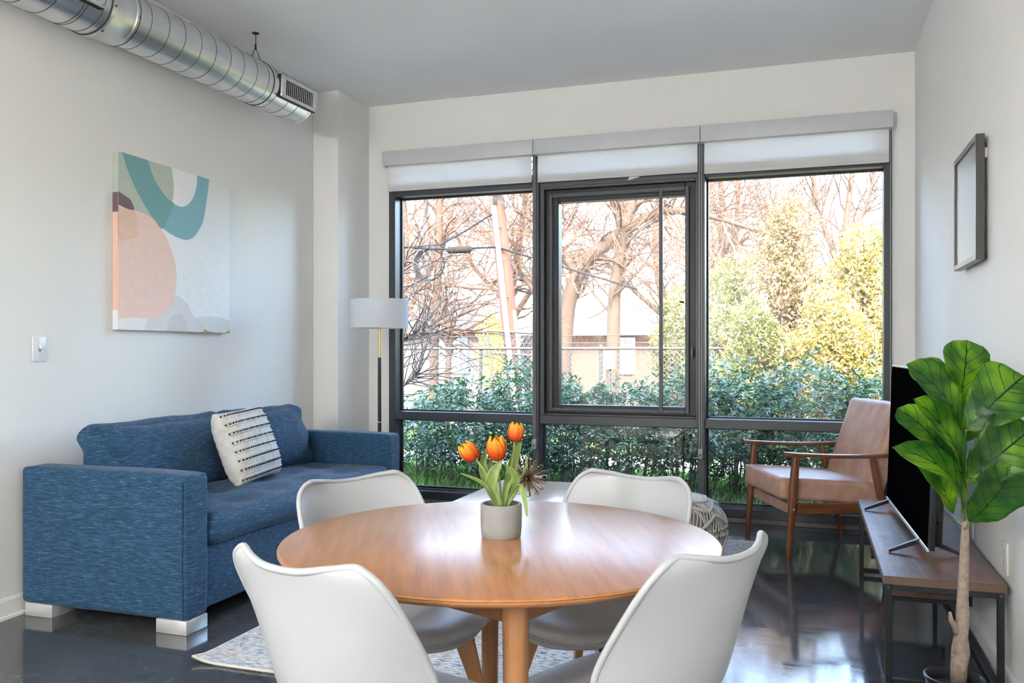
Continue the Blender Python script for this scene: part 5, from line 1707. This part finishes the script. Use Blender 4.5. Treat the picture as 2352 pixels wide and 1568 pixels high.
bare_tree(-4.75, 9.2, [[(0, 0, .014), (.06, .7, .011), (.12, 1.4, .009), (.16, 2.0, .006), (.30, 2.35, .004)], [(.1, 1.2, .008), (.30, 1.42, .007), (.52, 1.5, .004)], [(.03, .5, .008), (.25, .85, .006), (.45, 1.0, .004)]], 0, 'dark thin branching shrub close to the left window jamb', 49, M_DTWIG, M_DTWIG, kids=(1, 2), group=None)

# ------------------------------------------------------------------ utility pole with cables
M_POLE = bark('pole_wood', (0.0402, 0.0126, 0.0049, 1), (0.0615, 0.0213, 0.0091, 1))
M_PVC = plain('white_conduit', (0.2448, 0.2448, 0.2376), 0.5)
M_CABLE = plain('black_cable', (0.012, 0.012, 0.013), 0.9, spec=0.05)
t = thing('utility_pole', 'leaning wooden utility pole with a white conduit seen in the left pane', 'utility pole', (-4.30, 13.0, gz(0, 13)))
lean = lambda z: -0.112 * z
MB().tube([(lean(z), 0, z) for z in (0, 1.5, 3, 4.5, 6.5)], [0.135, 0.13, 0.125, 0.12, 0.11], 16).build('pole', M_POLE, t, 180)
MB().tube([(lean(z) + 0.0, -0.165, z) for z in (0, 1.5, 3.55)], 0.042, 12).build('conduit', M_PVC, t, 60)
for z in (1.0, 2.1, 3.2):
    MB().tube([(lean(z) + 0.02 + 0.05 * math.cos(a), -0.145 + 0.05 * math.sin(a), z) for a in [2 * PI * i / 16 for i in range(16)]], 0.006, 5, closed=True).build('strap', M_STEEL, t, 60)
MB().tube([(lean(z) + 0.12, -0.06, z) for z in (0.2, 1.2, 1.9)], 0.028, 8).build('side_conduit', M_PVC, t, 60)
mb = MB()
for i in range(4):
    mb.tube([(lean(3.55) + 0.01 * i, -0.14, 3.5), (lean(3.8) + 0.03 * i, -0.15, 3.78), (lean(3.7) + 0.10 + 0.05 * i, -0.16, 3.72 - 0.05 * i), (lean(3.6) + 0.2 + 0.04 * i, -0.17, 3.5)], 0.009, 5)
mb.build('service_leads', M_CABLE, t, 60)
PZ = gz(0, 13)
t = thing('overhead_cable', 'black overhead cable with a splice case and a hanging coil', 'cable', (-4.65, 12.85, 2.84))
MB().tube([(-6.0, 0, .30), (-3.2, 0, .10), (-1.58, 0, .06), (-0.9, 0, 0.0), (0, 0, 0), (0.62, 0, -.20), (2.2, 0.2, -.7)], 0.017, 6).build('main_cable', M_CABLE, t, 60)
MB().tube([(-1.9, 0, .04), (-0.95, 0, .08), (-0.5, 0, .30), (-.02, 0, .56)], 0.014, 6).build('upper_cable', M_CABLE, t, 60)
MB().tube([(-0.87, 0, -.02), (-0.83, 0, -.02), (-.82, 0, -.02), (-.46, 0, -.02), (-.45, 0, -.02), (-.41, 0, -.02)], [.02, .035, .055, .055, .035, .02], 14).build('splice_case', plain('splice_grey', (0.013, 0.012, 0.011), 0.9, spec=0.03), t, 50)
mb = MB()
for i in range(4):
    ra, rb = 0.27 - 0.012 * i, 0.265 - 0.008 * i
    mb.tube([(-1.18 + 0.01 * i + ra * math.cos(2 * PI * j / 40), 0.01 * i, -.235 + rb * math.sin(2 * PI * j / 40)) for j in range(40)], 0.012, 5, closed=True)
mb.build('cable_coil', M_CABLE, t, 60)

# ------------------------------------------------------------------ chain-link fence
M_GALV = plain('galvanised_wire', (0.040, 0.040, 0.039), 0.8, 0.0, spec=0.08)
t = thing('chain_link_fence', 'grey chain-link fence running behind the shrubs', 'fence', (-4.0, 12.5, gz(0, 12.5)))
FX0, FX1, FH = -6.5, 3.2, 1.30
MB().tube([(FX0, 0, FH), (FX1, 0, FH)], 0.020, 8).build('top_rail', M_GALV, t, 60)
x = FX0
while x < FX1:
    MB().tube([(x, 0.03, 0), (x, 0.03, FH + 0.06)], 0.026, 8).build('post', M_GALV, t, 60)
    x += 1.9
mb = MB(); P_ = 0.075; n = 0
xx = FX0 - FH
def wire(a, b):
    d = Vector(b) - Vector(a); s = Vector((-d.z, 0, d.x)).normalized() * 0.0042
    A, B = Vector(a), Vector(b)
    mb.add([A - s, B - s, B + s, A + s, A + Vector((0, .006, 0)), B + Vector((0, .006, 0))], [(0, 1, 2, 3), (0, 4, 5, 1), (3, 2, 5, 4)])
while xx < FX1:
    a, b = max(xx, FX0), min(xx + FH, FX1)
    wire((a, 0, a - xx), (b, 0, b - xx)); wire((a, -0.002, FH - (a - xx)), (b, -0.002, FH - (b - xx)))
    xx += P_
tag(mb.build('wire_mesh', M_GALV, t), kind='stuff')
for z in (FH + 0.09, FH + 0.2):
    MB().tube([(FX0, 0.05, z), (-2, 0.05, z - 0.02), (FX1, 0.05, z)], 0.006, 5).build('strand', M_GALV, t, 60)
# gate panel propped up against the fence
t = thing('gate_panel', 'tilted chain-link gate panel propped beside the utility pole', 'gate', (-4.75, 12.85, 1.17))
t.rotation_euler = (0, R(-12), 0)
for nm, a, b in (('frame_bar', (0, 0, 0), (0, 0, .36)), ('frame_bar', (0, 0, .36), (.95, 0, .10)), ('frame_bar', (.95, 0, .10), (.80, 0, -.22)), ('frame_bar', (0, 0, 0), (.80, 0, -.22)), ('frame_bar', (-.07, 0, -.02), (-.06, 0, .36))):
    MB().tube([a, b], 0.017, 8).build(nm, M_GALV, t, 60)
mb = MB()
for i in range(14):
    f_ = i / 13
    wire((0.95 * f_, 0, .36 - .26 * f_), (0.80 * max(0, f_ - .2), 0, -.22 * max(0, f_ - .2))); wire((0.80 * f_, 0, -.22 * f_), (min(.95, 0.95 * f_ + .2), 0, .36 - .26 * min(1, f_ + .2)))
tag(mb.build('wire_mesh', M_GALV, t), kind='stuff')
t = thing('meter_box', 'small white utility box behind the fence in the casement view', 'box', (-2.92, 13.2, gz(0, 13.2)))
MB().tube([(0, 0, 0), (0, 0, 1.0)], 0.03, 8).build('post', M_GALV, t, 60)
box('cabinet', M_PVC, t, -0.085, 0.085, -0.06, 0.06, 0.98, 1.26, 0.006)
box('door', plain('box_door', (0.7, 0.7, 0.7), 0.5), t, -0.065, 0.065, -0.066, -0.0601, 1.01, 1.20, 0.002)

# ------------------------------------------------------------------ houses
M_ROOF = bark('pale_shingle', (0.0324, 0.0254, 0.0203, 1), (0.0433, 0.0347, 0.0285, 1))
M_SIDING = plain('cream_siding', (0.0542, 0.0442, 0.0354), 0.8)
M_BRICK = plain('red_brick', (0.0864, 0.0392, 0.0240), 0.9, var=0.3, vscale=12)
M_HGL = plain('house_glass', (0.22, 0.24, 0.27), 0.15)
M_BLUE = plain('blue_shutter', (0.078, 0.108, 0.252), 0.6)
M_FASC = plain('fascia', (0.1008, 0.0630, 0.0441), 0.7)
def house(x0, x1, y0, y1, z0, ze, zr, wallm, label, wins, hip=1.2):
    t = thing('house', label, 'house', ((x0 + x1) / 2, (y0 + y1) / 2, z0))
    hx, hy = (x1 - x0) / 2, (y1 - y0) / 2
    e, r_ = ze - z0, zr - z0
    wl = MB().box(-hx, hx, -hy, hy, 0, e).build('walls', wallm, t)
    o = 0.45
    V = [(-hx - o, -hy - o, e - .02), (hx + o, -hy - o, e - .02), (hx + o, hy + o, e - .02), (-hx - o, hy + o, e - .02), (-hx + hip, 0, r_), (hx - hip, 0, r_)]
    MB().add(V, [(0, 1, 5, 4), (1, 2, 5), (2, 3, 4, 5), (3, 0, 4), (3, 2, 1, 0)]).build('roof', M_ROOF, t)
    MB().box(-hx - o, hx + o, -hy - o - .03, -hy - o, e - .16, e).build('fascia', M_FASC, t)
    for (a, b, c, d, sh) in wins:
        f = MB().box(a, b, -hy - .06, -hy + .01, c, d).build('window', M_TRIM, t)
        n = 2
        for i in range(n):
            for j in range(2):
                w_ = (b - a - .06 * (n + 1)) / n; h_ = (d - c - .06 * 3) / 2
                MB().box(a + .06 + i * (w_ + .06), a + .06 + i * (w_ + .06) + w_, -hy - .075, -hy - .055, c + .06 + j * (h_ + .06), c + .06 + j * (h_ + .06) + h_).build('pane', M_HGL, f)
        if sh:
            for q in (a - .30, b + .03):
                MB().box(q, q + .27, -hy - .05, -hy + .01, c, d).build('shutter', M_BLUE, t)
    return t
h1 = house(-18.4, -9.7, 28, 34, -0.75, 1.95, 3.1, M_SIDING, 'cream house with blue shutters beyond the fence at the left', [(1.75, 2.55, 1.15, 2.4, True), (-2.5, -1.6, 1.15, 2.4, True)], 2.0)
h2 = house(-8.6, -3.6, 27, 33, -0.75, 1.85, 2.75, M_BRICK, 'red brick house beyond the old bare tree', [(0.15, 0.95, 1.2, 2.35, False), (-1.9, -1.1, 1.2, 2.35, False)], 1.5)
